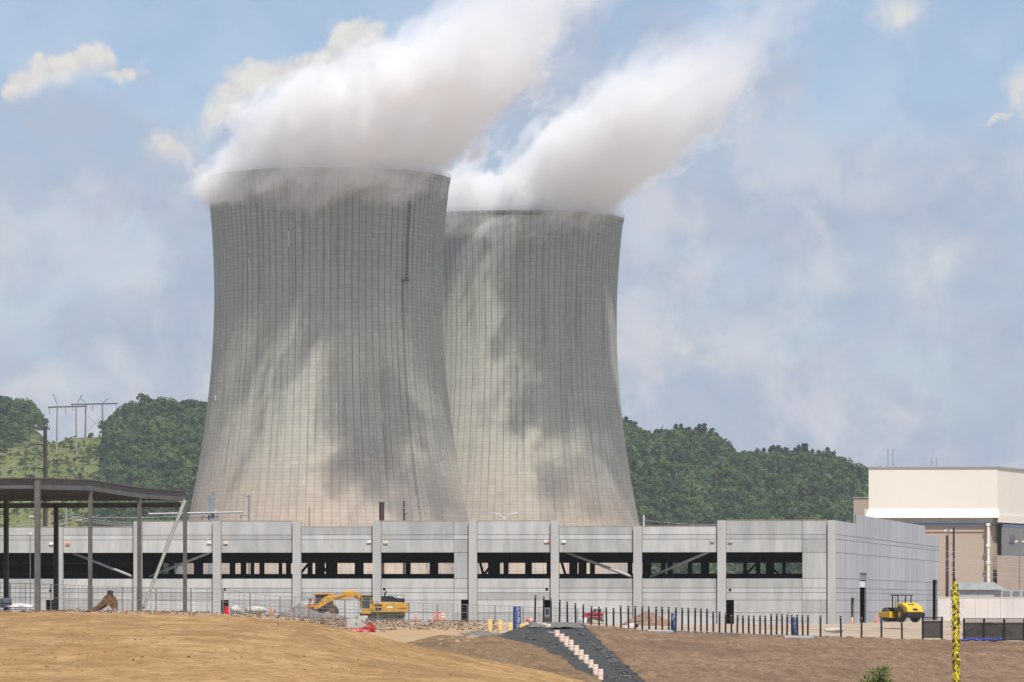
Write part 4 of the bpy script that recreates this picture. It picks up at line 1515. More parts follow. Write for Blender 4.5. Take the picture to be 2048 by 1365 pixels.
W = (1995 - 1738) * sc9
K = 60 * sc9
side = Vector((math.sin(rad(19)), math.cos(rad(19)), 0))


def block(name, x0, x1, z0, z1, y0, mat, push=0.0, dep=110, flare=0.0):
    """front from x0 to x1 (0 is the corner) with the right side running back at an angle"""
    a = [Vector((x0, y0, 0)), Vector((x1, y0, 0)), Vector((x1, y0, 0)) + side * dep, Vector((x0, y0, 0)) + side * dep]
    b = MB()
    b.hexa([p + Vector((0, 0, z0)) for p in a] + [p + Vector((0, 0, z1)) for p in a])
    return b.build(name, mat, rt)


block('upper_wall', -W, 0, rz(1030), rz(935), 0, M_cream)
block('roof_edge', -W - 0.25, 0.25, rz(935), rz(933), -0.3, M_soff)
lip = MB()
a, b = -W - 0.9, 0.3
lip.hexa([(a, -1.1, rz(1036)), (b, -1.1, rz(1036)), (b, 0.4, rz(1036)), (a, 0.4, rz(1036)), (a + 0.9, -0.05, rz(1018)), (b - 0.3, -0.05, rz(1018)), (b, 0.4, rz(1018)), (a, 0.4, rz(1018))])
lip.build('flashing_skirt', M_lip, rt)
block('fascia', -W + 1.5, -1.2, rz(1047), rz(1036), -0.2, M_soff)
block('blue_band', -W + 1.5, -1.3, rz(1051), rz(1047), -0.3, M_blue)
block('lower_wall', -W + 1.5, -1.5, rz(1230), rz(1051), 0.4, M_tan)
block('proud_strip', -W + 1.6, -2.6, rz(1064), rz(1051), 0.2, M_tan)  # plain tan strip, slightly proud of the lower wall
# right side: cream cheek, blue band, grey cladding with small windows, tan below
def cheek(name, s0, s1, z0, z1, off, mat, th=0.4):
    n = Vector((side.y, -side.x, 0))
    p0, p1 = side * s0 + n * off, side * s1 + n * off
    q0, q1 = p0 - n * th, p1 - n * th
    b = MB()
    b.hexa([Vector((*p[:2], z0)) for p in (p0, p1, q1, q0)] + [Vector((*p[:2], z1)) for p in (p0, p1, q1, q0)])
    return b.build(name, mat, rt)


cheek('cheek_wall', 0, 110, rz(1045), rz(1030), 0.35, M_cream)
cheek('blue_band', 4, 110, rz(1053), rz(1048), 0.2, M_blue)
cheek('grey_cladding', 4, 110, rz(1112), rz(1053), 0.15, M_greyp)
cheek('lower_wall', 0.5, 110, rz(1235), rz(1112), 0.15, M_tan)
for s0, s1 in ((9, 13), (22, 26), (34, 38), (47, 51)):
    f = cheek('window', s0 - 0.4, s1 + 0.4, rz(1085), rz(1069), 0.32, M_greyp)
    n = Vector((side.y, -side.x, 0))
    b = MB()
    p0, p1 = side * s0 + n * 0.36, side * s1 + n * 0.36
    q0, q1 = p0 - n * 0.06, p1 - n * 0.06
    b.hexa([Vector((*p[:2], rz(1084))) for p in (p0, p1, q1, q0)] + [Vector((*p[:2], rz(1070))) for p in (p0, p1, q1, q0)])
    b.build('pane', M_pane, f)
MB().tube((-2.1, -0.7, rz(1170)), (-2.1, -0.7, rz(1048)), 0.32, n=12).build('downpipe', M_lip, rt)
for y in (1050, 1092, 1126):
    MB().box(-2.55, -1.65, -1.1, -0.3, rz(y + 2), rz(y - 3)).build('pipe_bracket', M_lip, rt)
# lower tan block beside it
lb = thing('stair_block', 'plain tan block rising beside the left edge of the cream hall', 'building', P(1722, 1205, 1040), rad(-12))
q = 1040 / F
MB().box(-15 * q, 22 * q, 0, 14, -38 * q, (1205 - 996) * q).build('wall', M_tan, lb)
MB().box(-15.5 * q, 22 * q, -0.2, 14.2, (1205 - 996) * q, (1205 - 994.5) * q).build('roof_edge', M_soff, lb)

# white screen wall and low sheds in front of the hall
M_white = mk('white_screen', (0.66, 0.62, 0.59), 0.85, col2=(0.55, 0.52, 0.50), scale=0.2, stretch=(1, 1, 0.2))
sw_ = thing('screen_wall', 'long off-white site screen wall beyond the black mesh fence', 'wall', P(1960, 1237, 600))
q = 600 / F
for k in range(12):
    a = (-84 + k * 25) * q
    MB().box(a + 0.01, a + 25 * q - 0.01, 0, 0.2, -0.7, 41.5 * q).build('screen_panel', M_white, sw_)
MB().box(-84 * q, 216 * q, -0.06, 0.28, 41.5 * q, 42.6 * q).build('capping', M_lip, sw_)
sd = thing('storage_shed', 'low grey-roofed shed behind the off-white screen wall', 'shed', P(1950, 1205, 680))
q = 680 / F
MB().box(-38 * q, 60 * q, 0, 9, -3, (1205 - 1180) * q).build('wall', M_soff, sd)
MB().prism([(-42 * q, (1205 - 1180) * q), (62 * q, (1205 - 1180) * q), (38 * q, (1205 - 1165) * q), (-24 * q, (1205 - 1165) * q)], -0.4, 9.4).build('roof', mk('pale_metal_roof', (0.40, 0.44, 0.44), 0.6), sd)
sd = thing('storage_shed', 'small flat grey shed with dark louvres right of the pale metal roof', 'shed', P(2040, 1205, 660))
q = 660 / F
MB().box(-38 * q, 60 * q, 0, 9, -3, (1205 - 1180) * q).build('wall', M_soff, sd)
for k in range(4):
    MB().box((-34 + k * 20) * q, (-20 + k * 20) * q, -0.1, 0.05, (1205 - 1194) * q, (1205 - 1183) * q).build('louvre', M_greyp, sd)
# ---------------------------------------------------------------- black fence posts along the bank
M_black = mk('black_post_paint', (0.016, 0.016, 0.017), 0.5, spec=0.4)
M_foot = mk('mossy_foot', (0.07, 0.08, 0.06), 0.9)
M_tagw = mk('white_sticker', (0.7, 0.7, 0.7), 0.6)
fposts = [(1070, 1191, 1245), (1087, 1194, 1244), (1102, 1198, 1243), (1119, 1201, 1243), (1135, 1204, 1243), (1151, 1207, 1243), (1166.7, 1210, 1243), (1182.6, 1213, 1241.5), (1198, 1215, 1243), (1213, 1216, 1249), (1227, 1217, 1252.6),
          (1242, 1212, 1256), (1257, 1213, 1257.5), (1270.5, 1213, 1258.5), (1284.7, 1213.6, 1259), (1298.3, 1214, 1259), (1311.7, 1214.5, 1259), (1324.6, 1214.5, 1259), (1337.6, 1215, 1259.5), (1351.3, 1216, 1260), (1364, 1216.6, 1260.5), (1377, 1216.6, 1260.5),
          (1390, 1217, 1260.5), (1402, 1218, 1260.5), (1414, 1218.4, 1261.5), (1426.7, 1224, 1262), (1439, 1224.5, 1262), (1451, 1226, 1262.5), (1463, 1229, 1263), (1474.6, 1231.5, 1264), (1486, 1232, 1264.5), (1497.6, 1232, 1265), (1508, 1232, 1266), (1520, 1232, 1267.5), (1531, 1232.6, 1268.7),
          (1542.5, 1229, 1269.5), (1553, 1229, 1269.5), (1564.4, 1229, 1270), (1574, 1230, 1270.5), (1584, 1231, 1271), (1595, 1231, 1271), (1605.6, 1231.5, 1271.5), (1615.5, 1231.5, 1271.5), (1641, 1232, 1272), (1682, 1233, 1273), (1723, 1234, 1274.5), (1763, 1235, 1275.5), (1804, 1242, 1274.5)]
proto = None
for k, (px, yt, yb) in enumerate(fposts):
    # distance at which the bearing meets the crest of the bank at its foot height
    Y = 403.0 + (6 if px < 1210 else 0)
    base = P(px, yb, Y)
    h = (yb - yt) * Y / F
    if proto is None:
        t = thing('fence_post', 'first slim black fence post, tallest of the row, at the head of the ditch', 'fence post', base, 0, 'black fence posts along the bank')
        MB().box(-0.085, 0.085, -0.085, 0.085, -0.6, 1.0).build('shaft', M_black, t)
        MB().box(-0.11, 0.11, -0.11, 0.11, 0.98, 1.02).build('cap', M_black, t)
        MB().box(-0.04, 0.04, -0.09, -0.086, 0.86, 0.90).build('sticker', M_tagw, t)
        proto = t
    else:
        t = copy_tree(proto, base, label=f'{nth(k + 1)} slim black fence post of the row along the bank, counting from the ditch')
    t.scale = (1, 1, 1)
    for ch in KIDS(t):
        if ch.name.startswith('shaft'):
            ch.scale = (1, 1, h) if True else ch.scale
        else:
            ch.location = (0, 0, h - (1.0 if ch.name.startswith('cap') else 1.0))
            ch.scale = (1, 1, 1)
    t.rotation_euler = (rad(random.uniform(-1, 1)), rad(random.uniform(-1.2, 1.2)), 0)
rw = MB()
for k in range(8, len(fposts) - 1):
    (a, ya, ba), (b, yb_, bb) = fposts[k], fposts[k + 1]
    if b - a < 20:
        rw.tube(P(a, lerp(ya, ba, 0.5) - 8, 403), P(b, lerp(yb_, bb, 0.5) - 8, 403), 0.012, n=4)
tag(rw.build('fence_wire', M_black), 'thin tension wire strung between the black posts', 'wire')

# ---------------------------------------------------------------- temporary mesh fence
M_galv = mk('galvanised_tube', (0.21, 0.215, 0.22), 0.5, 0.4)
ftop = tab([(-60, 1165), (75, 1168), (200, 1173), (300, 1176), (435, 1178), (500, 1187), (550, 1193), (650, 1197), (750, 1203), (815, 1206), (850, 1207), (1028, 1213), (1110, 1217), (1210, 1219)])
fbot = tab([(-60, 1222), (300, 1226), (450, 1229), (600, 1236), (750, 1240), (1000, 1244), (1210, 1249)])
edges = [-58, 20, 102, 185, 245, 312, 382, 446, 500, 560, 618, 690, 755, 818, 875, 935, 990, 1046, 1100, 1155, 1208]
for k in range(len(edges) - 1):
    a, b = edges[k], edges[k + 1]
    Ya, Yb = 414 + random.uniform(-0.5, 0.5), 414 + random.uniform(-0.5, 0.5)
    A0, A1, B0, B1 = P(a + 1, fbot(a), Ya), P(a + 1, ftop(a), Ya), P(b - 1, fbot(b), Yb), P(b - 1, ftop(b), Yb)
    where = ('below the open steel frame' if b < 390 else 'near the white sacks' if b < 600 else 'around the yellow excavator' if b < 830 else 'near the orange drum' if b < 1000 else 'behind the black posts')
    t = thing('mesh_fence_panel', f'{nth(k + 1)} mesh fence panel from the steel frame end, {where}', 'fence panel', A0.copy(), 0, 'temporary mesh fence panels')
    for p, q in ((A0, A1), (B0, B1)):
        MB().tube(p, q, 0.032, n=6).build('post', M_galv, t, world=True)
    MB().tube(A1, B1, 0.024, n=6).build('rail', M_galv, t, world=True)
    MB().tube(A0.lerp(A1, 0.5), B0.lerp(B1, 0.5), 0.026, n=6).build('rail', M_galv, t, world=True)
    MB().tube(A0.lerp(A1, 0.06), B0.lerp(B1, 0.06), 0.026, n=6).build('rail', M_galv, t, world=True)
    wm = MB()
    n = max(2, int((B0 - A0).length / 0.42))
    for i in range(1, n):
        f = i / n
        wm.tube(A0.lerp(B0, f), A1.lerp(B1, f), 0.011 if i % 3 else 0.024, n=3, caps=False)
    for i in range(1, 6):
        wm.tube(A0.lerp(A1, i / 6), B0.lerp(B1, i / 6), 0.009, n=3, caps=False)
    wm.build('wire_mesh', M_galv, t, world=True)['kind'] = 'stuff'

# ---------------------------------------------------------------- cardboard column forms
M_tanp = mk('tan_form_paper', (0.56, 0.43, 0.35), 0.85, var=0.1, scale=4)
M_yelp = mk('yellow_form_paper', (0.62, 0.42, 0.16), 0.85, var=0.1, scale=4)
M_print = mk('brown_print', (0.30, 0.15, 0.10), 0.9)
M_core = mk('bore_shade', (0.05, 0.045, 0.04), 0.9)  # dark discs paint the shade inside the form tubes and drain pipe


def form_tube(name, label, px, y0, y1, w_, paper, group, Y=None):
    c = float(yc(px))
    if Y is None:
        Y = 400 - max(0, (y1 - 3 - c)) / SLOPE
    s = Y / F
    b = P(px, y1, Y)
    h, r = (y1 - y0) * s, w_ * s / 2
    t = thing(name, label, 'column form', b, random.uniform(0, 6.28), group)
    MB().lathe([(r, -0.25), (r, h), (r - 0.025, h), (r - 0.025, h - 0.25)], n=20).build('paper_wall', paper, t)
    MB().lathe([(r - 0.026, h - 0.06), (0.0, h - 0.06)], n=20).build('mouth_disc', M_core, t)
    pr = MB()
    n = max(2, int(round(h / 0.27)))
    for k in range(1, n + 1):
        z = h * (k - 0.45) / n
        a = 0.0
        while a < 6.28:                       # broken printed line, letter-sized dashes
            l = random.uniform(0.10, 0.4)
            pp = [(math.cos(a + l * i / 3) * (r + 0.003), math.sin(a + l * i / 3) * (r + 0.003)) for i in range(4)]
            for i in range(3):
                pr.add([(*pp[i], z - 0.012), (*pp[i + 1], z - 0.012), (*pp[i + 1], z + 0.012), (*pp[i], z + 0.012)], [(0, 1, 2, 3)])
            a += l + random.uniform(0.03, 0.12)
    pr.build('print', M_print, t)
    return t


order = ['topmost', 'second', 'third', 'fourth', 'fifth', 'sixth', 'seventh', 'eighth', 'ninth', 'tenth', 'eleventh', 'twelfth', 'lowest']
tubes = [(1078, 1245, 1257.5), (1087.7, 1247, 1258.5), (1096.6, 1249, 1270), (1114, 1261, 1276), (1123.6, 1268, 1286), (1132.7, 1273.5, 1296), (1142, 1280, 1304.5), (1152.6, 1291, 1316), (1162, 1300, 1324), (1172, 1310, 1332), (1181.7, 1320, 1342.5), (1191, 1329, 1354), (1201, 1338.5, 1366)]
for k, (px, a, b) in enumerate(tubes):
    form_tube('column_form', f'tan printed cardboard column form, {order[k]} of the line down the black ditch', px, a, b, 10.6 - 0.05 * (12 - k), M_tanp, 'tan column forms in the ditch', None if k > 2 else 398 - 3 * k)
for k, (px, a, b, lab) in enumerate([(979.7, 1239, 1271, 'tallest yellow column form, first of the row left of the blue wrapped post'), (1000, 1240.7, 1265, 'yellow column form, second of the row left of the blue wrapped post'),
                                     (1020.5, 1245.5, 1267, 'yellow column form touching the left side of the blue wrapped post'), (1043.5, 1249, 1259, 'short yellow column form just right of the blue wrapped post'), (1052, 1246, 1256, 'short yellow column form at the ditch head, farthest right of the yellow ones')]):
    form_tube('column_form', lab, px, a, b, 9.0, M_yelp, 'yellow column forms', None)

# blue wrapped posts with upright lettering
M_navy = mk('navy_wrap', (0.028, 0.055, 0.165), 0.45, spec=0.5)
M_let = mk('pale_lettering', (0.62, 0.58, 0.50), 0.6)


def blue_post(label, px, y0, y1, w_, Y, letters):
    s = Y / F
    b = P(px, y1, Y)
    h, r = (y1 - y0) * s, w_ * s / 2
    t = thing('wrapped_post', label, 'post', b, 0, 'blue wrapped posts')
    MB().lathe([(r, -0.2), (r, h - 0.03), (r - 0.03, h), (0, h)], n=24).build('wrap', M_navy, t)
    lt = MB()
    rg = random.Random(int(px))
    for col, dens in letters:
        z = 0.12 * h
        while z < 0.93 * h:
            hh = rg.uniform(0.05, 0.16)
            if rg.random() < dens:
                a0, wd = rad(-90) + col, rg.uniform(0.05, 0.11) / r
                for q in range(rg.choice((1, 2))):
                    zz_ = z + q * hh * 0.6
                    e = (r + 0.004)
                    lt.add([(e * math.cos(a0), e * math.sin(a0), zz_), (e * math.cos(a0 + wd), e * math.sin(a0 + wd), zz_), (e * math.cos(a0 + wd), e * math.sin(a0 + wd), zz_ + hh * 0.35), (e * math.cos(a0), e * math.sin(a0), zz_ + hh * 0.35)], [(0, 1, 2, 3)])
            z += hh + 0.04
    lt.build('lettering', M_let, t)
    return t


blue_post('thick navy blue wrapped post with pale upright lettering at the head of the ditch', 1033.8, 1213, 1265, 15.7, 394, ((0.25, 0.85), (0.55, 0.8), (0.02, 0.45), (-0.5, 0.15)))
blue_post('navy wrapped post among the black fence posts, level with the narrow dark doorway', 1347.5, 1227, 1260, 11.5, 404, ((0.1, 0.5), (-0.5, 0.3)))
blue_post('navy wrapped post near the right-hand end of the close-set black posts', 1590, 1234.5, 1271, 11.5, 404, ((0.2, 0.4), (-0.4, 0.3)))

# ---------------------------------------------------------------- machines
M_yel = mk('machine_yellow', (0.62, 0.33, 0.020), 0.5, scale=1.6, spec=0.35, col2=(0.45, 0.25, 0.045))
M_ora = mk('machine_orange', (0.60, 0.24, 0.035), 0.5, scale=1.6, spec=0.35, col2=(0.42, 0.19, 0.055))
M_ryel = mk('roller_yellow', (0.72, 0.47, 0.010), 0.45, scale=1.6, spec=0.35, col2=(0.56, 0.36, 0.035))
M_blk = mk('machine_black', (0.022, 0.022, 0.024), 0.6, var=0.2, scale=2)
M_track = mk('track_steel', (0.06, 0.05, 0.042), 0.8, var=0.35, scale=3)
M_tyre = mk('tyre_rubber', (0.050, 0.046, 0.042), 0.9, var=0.3, scale=3)
M_glass = mk('cab_glass', (0.045, 0.065, 0.07), 0.12, spec=0.6)
M_chr = mk('hydraulic_chrome', (0.55, 0.56, 0.57), 0.2, 0.9)
M_rust = mk('rusty_steel', (0.16, 0.09, 0.045), 0.85, var=0.3, scale=2.5, bump=0.02)
M_decal = mk('dark_decal', (0.03, 0.03, 0.035), 0.6)


def link(b, a, c, wa, wc, y0, y1):
    """tapered plate between two joints in the x-z plane"""
    ax, az = a
    cx, cz = c
    l = math.hypot(cx - ax, cz - az)
    nx, nz = -(cz - az) / l, (cx - ax) / l
    b.prism([(ax + nx * wa, az + nz * wa), (cx + nx * wc, cz + nz * wc), (cx - nx * wc, cz - nz * wc), (ax - nx * wa, az - nz * wa)], y0, y1)


def capsule(x0, x1, r, z, n=9):
    pr = [(x0 - r * math.sin(math.pi * i / n), z + r * math.cos(math.pi * i / n)) for i in range(n + 1)]
    pr += [(x1 + r * math.sin(math.pi * i / n), z - r * math.cos(math.pi * i / n)) for i in range(n + 1)]
    return pr


ex = thing('excavator', 'yellow tracked excavator with its arm folded down to the left', 'excavator', P(765, 1239.5, 440), rad(6))
for y in (-1.15, 0.75):
    tr = MB().prism(capsule(-1.75, 1.75, 0.40, 0.42), y, y + 0.5).build('track', M_track, ex, bevel=0.03)
    sh_ = MB()
    for i in range(15):
        x = -1.9 + i * 0.27
        sh_.box(x, x + 0.17, y - 0.04, y + 0.54, 0.80, 0.87)
        sh_.box(x, x + 0.17, y - 0.04, y + 0.54, -0.03, 0.03)
    sh_.build('track_shoes', M_track, tr)
    for x in (-1.7, 1.7):
        MB().lathe([(0, -0.03), (0.26, -0.03), (0.26, 0.53), (0, 0.53)], (x, y, 0.42), 14, 'y').build('sprocket', M_track, tr)
MB().box(-1.2, 1.2, -0.7, 0.8, 0.35, 0.95).build('undercarriage', M_yel, ex)
MB().lathe([(0, 0.93), (0.75, 0.93), (0.75, 1.08), (0, 1.08)], n=24).build('slew_ring', M_blk, ex)
MB().prism([(-1.35, 0.70), (2.25, 0.70), (2.50, 0.85), (2.52, 1.60), (2.42, 1.68), (-1.0, 1.68), (-1.0, 1.25), (-1.35, 1.2)], -1.25, 1.25).build('body', M_yel, ex, bevel=0.06)
MB().prism([(-2.2, 0.55), (-1.3, 0.55), (-1.0, 0.95), (-1.0, 1.2), (-2.0, 0.85)], -1.25, -0.5).build('step_guard', M_yel, ex, bevel=0.03)
MB().prism([(-0.05, 1.69), (2.1, 1.69), (2.1, 2.05), (1.2, 2.12), (0.9, 2.3), (-0.05, 2.3)], -1.1, 0.9).build('engine_hood', M_blk, ex, bevel=0.05)
MB().poly([(0.2, -0.4, 2.25), (0.2, -0.4, 2.55), (0.38, -0.4, 2.75)], 0.08, 8).build('exhaust', M_blk, ex)
hr = MB()
for x in (0.5, 1.2, 2.0):
    hr.tube((x, -1.15, 1.7), (x, -1.15, 2.4), 0.025, n=5)
hr.tube((0.5, -1.15, 2.4), (2.0, -1.15, 2.4), 0.025, n=5)
hr.build('grab_rail', M_blk, ex)
for y0_ in ((-1.256),):
    dv = MB()
    dv.box(-0.85, -0.15, y0_, y0_ + 0.02, 1.28, 1.5)
    dv.box(-0.80, -0.2, y0_, y0_ + 0.02, 0.85, 1.15)
    dv.build('side_vent', M_blk, ex)
    d2 = MB()
    d2.box(0.35, 0.95, y0_, y0_ + 0.02, 1.15, 1.28)
    d2.build('badge', M_tagw, ex)
    d3 = MB()
    for i in range(6):
        d3.box(1.45 + i * 0.14, 1.55 + i * 0.14, y0_, y0_ + 0.02, 1.02, 1.16)
    d3.build('side_lettering', M_decal, ex)
cabx = MB()
cabx.prism([(-2.15, 0.95), (-1.02, 0.95), (-1.02, 2.25), (-2.0, 2.25), (-2.2, 1.7)], -1.2, -0.2)
cb = cabx.build('cab', M_yel, ex, bevel=0.04)
MB().prism([(-2.25, 2.25), (-1.0, 2.25), (-1.06, 2.36), (-2.1, 2.36)], -1.24, -0.16).build('cab_roof', M_blk, cb)
MB().prism([(-2.08, 1.15), (-1.35, 1.05), (-1.3, 2.16), (-1.98, 2.16), (-2.12, 1.7)], -1.215, -1.2).build('side_window', M_glass, cb)
MB().prism([(-1.25, 1.55), (-1.1, 1.55), (-1.1, 2.16), (-1.25, 2.16)], -1.215, -1.2).build('side_window', M_glass, cb)
MB().hexa([(-2.23, -1.1, 1.15), (-2.23, -0.3, 1.15), (-2.2, -0.3, 1.2), (-2.2, -1.1, 1.2), (-2.24, -1.1, 1.7), (-2.24, -0.3, 1.7), (-2.22, -0.3, 1.75), (-2.22, -1.1, 1.75)]).build('front_window', M_glass, cb)
bm = MB()
pts = [(-1.35, 1.45), (-2.15, 2.22), (-2.75, 2.47), (-3.3, 2.43), (-5.2, 1.93)]
wd = [0.20, 0.28, 0.30, 0.27, 0.17]
for i in range(4):
    link(bm, pts[i], pts[i + 1], wd[i], wd[i + 1], -0.02, 0.38)
bo = bm.build('boom', M_yel, ex, bevel=0.02)
dl = MB()
for i in range(8):
    x = -4.75 + i * 0.16
    z = 1.93 + (x + 4.75) * 0.27
    dl.add([(x, -0.025, z), (x + 0.11, -0.025, z + 0.035), (x + 0.11, -0.025, z + 0.20), (x, -0.025, z + 0.165)], [(0, 1, 2, 3)])
dl.build('boom_lettering', M_decal, bo)
sk = MB()
link(sk, (-4.75, 2.42), (-5.25, 2.0), 0.16, 0.26, 0.02, 0.34)
link(sk, (-5.25, 2.0), (-6.75, 0.95), 0.26, 0.15, 0.02, 0.34)
sk.build('stick', M_yel, ex, bevel=0.02)
for a, b, c, r in [((-1.65, y, 1.25), (-2.2, y, 1.9), (-2.65, y, 2.45), 0.09) for y in (-0.12, 0.48)] + [((-2.85, 0.18, 2.78), (-3.9, 0.18, 2.66), (-4.75, 0.18, 2.48), 0.10), ((-5.2, 0.18, 2.34), (-6.0, 0.18, 1.85), (-6.55, 0.18, 1.42), 0.085)]:
    cy = MB().tube(a, b, r, n=8).build('cylinder', M_yel, ex)
    MB().tube(b, c, r * 0.55, n=8).build('cylinder_rod', M_chr, cy)
bk = MB()
bk.prism([(-6.95, 1.05), (-6.5, 1.0), (-6.3, 0.6), (-6.5, 0.15), (-6.95, 0.0), (-7.25, 0.15), (-6.9, 0.35), (-6.85, 0.75)], -0.35, 0.75)
bk.build('bucket', M_track, ex, bevel=0.02)

# orange backhoe standing behind the arm
bh = thing('backhoe_loader', 'orange backhoe loader with a canopy cab, half hidden behind the excavator arm', 'backhoe', P(640, 1238, 452), rad(4))
MB().prism([(-2.2, 0.9), (-1.0, 0.7), (1.5, 0.7), (1.5, 1.5), (-0.9, 1.55), (-2.15, 1.15)], -0.55, 0.55).build('hood', M_ora, bh, bevel=0.05)
MB().prism([(-0.9, 0.6), (1.6, 0.6), (1.6, 1.3), (-0.9, 1.3)], -0.8, 0.8).build('chassis', M_blk, bh, bevel=0.04)
cbh = MB().prism([(-0.55, 1.3), (1.35, 1.3), (1.3, 2.42), (-0.45, 2.42)], -0.72, 0.72).build('cab', M_glass, bh)
for x, xx in ((-0.55, -0.45), (0.45, 0.45), (1.35, 1.3)):
    for y in (-0.74, 0.74):
        MB().bar((x, y, 1.3), (xx, y, 2.45), 0.09).build('cab_post', M_ora, cbh)
MB().prism([(-0.75, 2.42), (1.65, 2.42), (1.6, 2.55), (-0.6, 2.56)], -0.9, 0.9).build('roof', M_ora, bh, bevel=0.03)
for x, r in ((-1.5, 0.5), (1.15, 0.72)):
    for y in (-0.95, 0.6):
        w_ = MB().lathe([(r * 0.55, 0), (r * 0.95, 0), (r, 0.08), (r, 0.28), (r * 0.95, 0.36), (r * 0.55, 0.36)], (x, y, r), 24, 'y').build('wheel', M_tyre, bh)
        MB().lathe([(0, 0.03), (r * 0.55, 0.03), (r * 0.55, 0.33), (0, 0.33)], (x, y, r), 18, 'y').build('rim', M_rust, w_)
ar = MB()
for y in (-0.85, 0.75):
    link(ar, (0.2, 1.35), (-2.0, 1.2), 0.10, 0.09, y, y + 0.1)
    link(ar, (-2.0, 1.2), (-2.75, 0.45), 0.09, 0.08, y, y + 0.1)
ar.build('loader_arm', M_ora, bh)
MB().prism([(-3.3, 0.1), (-2.6, 0.1), (-2.55, 0.75), (-2.65, 0.8), (-2.8, 0.25), (-3.3, 0.18)], -1.1, 1.1).build('loader_bucket', M_ora, bh, bevel=0.02)
MB().tube((-0.6, -0.85, 1.9), (-0.95, -0.9, 1.9), 0.025, n=5).build('mirror_arm', M_blk, bh)
MB().box(-1.02, -0.9, -0.95, -0.85, 1.6, 2.05).build('mirror', M_blk, bh)

# single-drum roller, seen from behind
ro = thing('road_roller', 'yellow single-drum road roller parked by the side wall of the grey building', 'road roller', P(1806, 1244, 465), rad(118))
# local x runs forward
dr = MB().lathe([(0, -1.05), (0.70, -1.05), (0.74, -1.0), (0.74, 1.0), (0.70, 1.05), (0, 1.05)], (1.85, 0, 0.74), 32, 'y').build('drum', M_track, ro)
df = MB()
for y in (-1.2, 1.08):
    df.prism([(0.75, 0.45), (2.7, 0.45), (2.75, 0.95), (2.6, 1.05), (0.75, 1.0)], y, y + 0.12)
df.box(2.62, 2.78, -1.2, 1.2, 0.45, 1.02)
df.box(0.72, 0.95, -1.2, 1.2, 0.4, 1.05)
df.build('drum_frame', M_ryel, ro, bevel=0.03)
MB().box(0.9, 2.5, -0.35, 0.35, 1.0, 1.35).build('vibration_motor', M_blk, ro, bevel=0.04)
MB().box(-0.1, 0.8, -0.3, 0.3, 0.5, 1.0).build('articulation', M_blk, ro)
MB().prism([(-2.35, 0.95), (-0.25, 0.95), (-0.2, 1.35), (-0.35, 1.98), (-1.2, 1.95), (-2.15, 1.55), (-2.38, 1.1)], -0.95, 0.95).build('hood', M_ryel, ro, bevel=0.10)
MB().prism([(-2.45, 0.42), (-1.7, 0.42), (-1.5, 0.95), (-2.5, 0.95)], -1.12, 1.12).build('rear_bumper', M_blk, ro, bevel=0.05)
hg = MB()
hg.hexa([(-2.36, -0.3, 1.16), (-2.36, 0.3, 1.16), (-2.25, 0.3, 1.16), (-2.25, -0.3, 1.16), (-2.25, -0.3, 1.38), (-2.25, 0.3, 1.38), (-2.15, 0.3, 1.38), (-2.15, -0.3, 1.38)])
hg.build('grille', M_blk, ro)
h2 = MB()
h2.hexa([(-1.72, -0.25, 1.755), (-1.72, 0.4, 1.755), (-1.58, 0.4, 1.82), (-1.58, -0.25, 1.82), (-1.74, -0.25, 1.775), (-1.74, 0.4, 1.775), (-1.60, 0.4, 1.84), (-1.60, -0.25, 1.84)])
h2.prism([(-1.3, 1.35), (-0.7, 1.45), (-0.6, 1.6), (-0.9, 1.62)], 0.945, 0.97)
h2.build('hood_vent', M_blk, ro)
for y in (-1.12, 0.62):
    w_ = MB().lathe([(0.40, 0), (0.72, 0.0), (0.78, 0.08), (0.78, 0.42), (0.72, 0.5), (0.40, 0.5)], (-0.95, y, 0.78), 28, 'y').build('wheel', M_tyre, ro)
    MB().lathe([(0, 0.06), (0.40, 0.06), (0.40, 0.44), (0, 0.44)], (-0.95, y, 0.78), 20, 'y').build('rim', M_ryel, w_)
    lg = MB()
    for i in range(22):
        a = 2 * math.pi * i / 22
        lg.bar((-0.95 + 0.80 * math.cos(a), y + 0.02, 0.78 + 0.80 * math.sin(a)), (-0.95 + 0.80 * math.cos(a + 0.12), y + 0.48, 0.78 + 0.80 * math.sin(a + 0.12)), 0.07)
    lg.build('tread', M_tyre, w_)['kind'] = 'stuff'
MB().box(-0.35, 0.75, -0.85, 0.85, 1.05, 1.25).build('platform', M_blk, ro)
MB().prism([(-0.1, 1.25), (0.35, 1.25), (0.35, 1.55), (0.05, 1.6), (-0.05, 2.0), (-0.15, 2.0)], -0.25, 0.25).build('seat', M_blk, ro, bevel=0.04)
MB().tube((0.6, 0, 1.25), (0.45, 0, 1.85), 0.05, n=6).build('steering_column', M_blk, ro)
for x, y in ((-0.3, -0.8), (-0.3, 0.8), (0.78, -0.8), (0.78, 0.8)):
    MB().bar((x, y, 1.1), (x * 0.95, y, 2.72), 0.09).build('canopy_post', M_blk, ro)
MB().prism([(-0.6, 2.70), (1.0, 2.70), (0.9, 2.82), (-0.5, 2.82)], -0.95, 0.95).build('canopy', M_blk, ro, bevel=0.03)
MB().bar((0.2, 0.8, 1.2), (0.2, 0.8, 2.7), 0.05).build('handrail', M_ryel, ro)

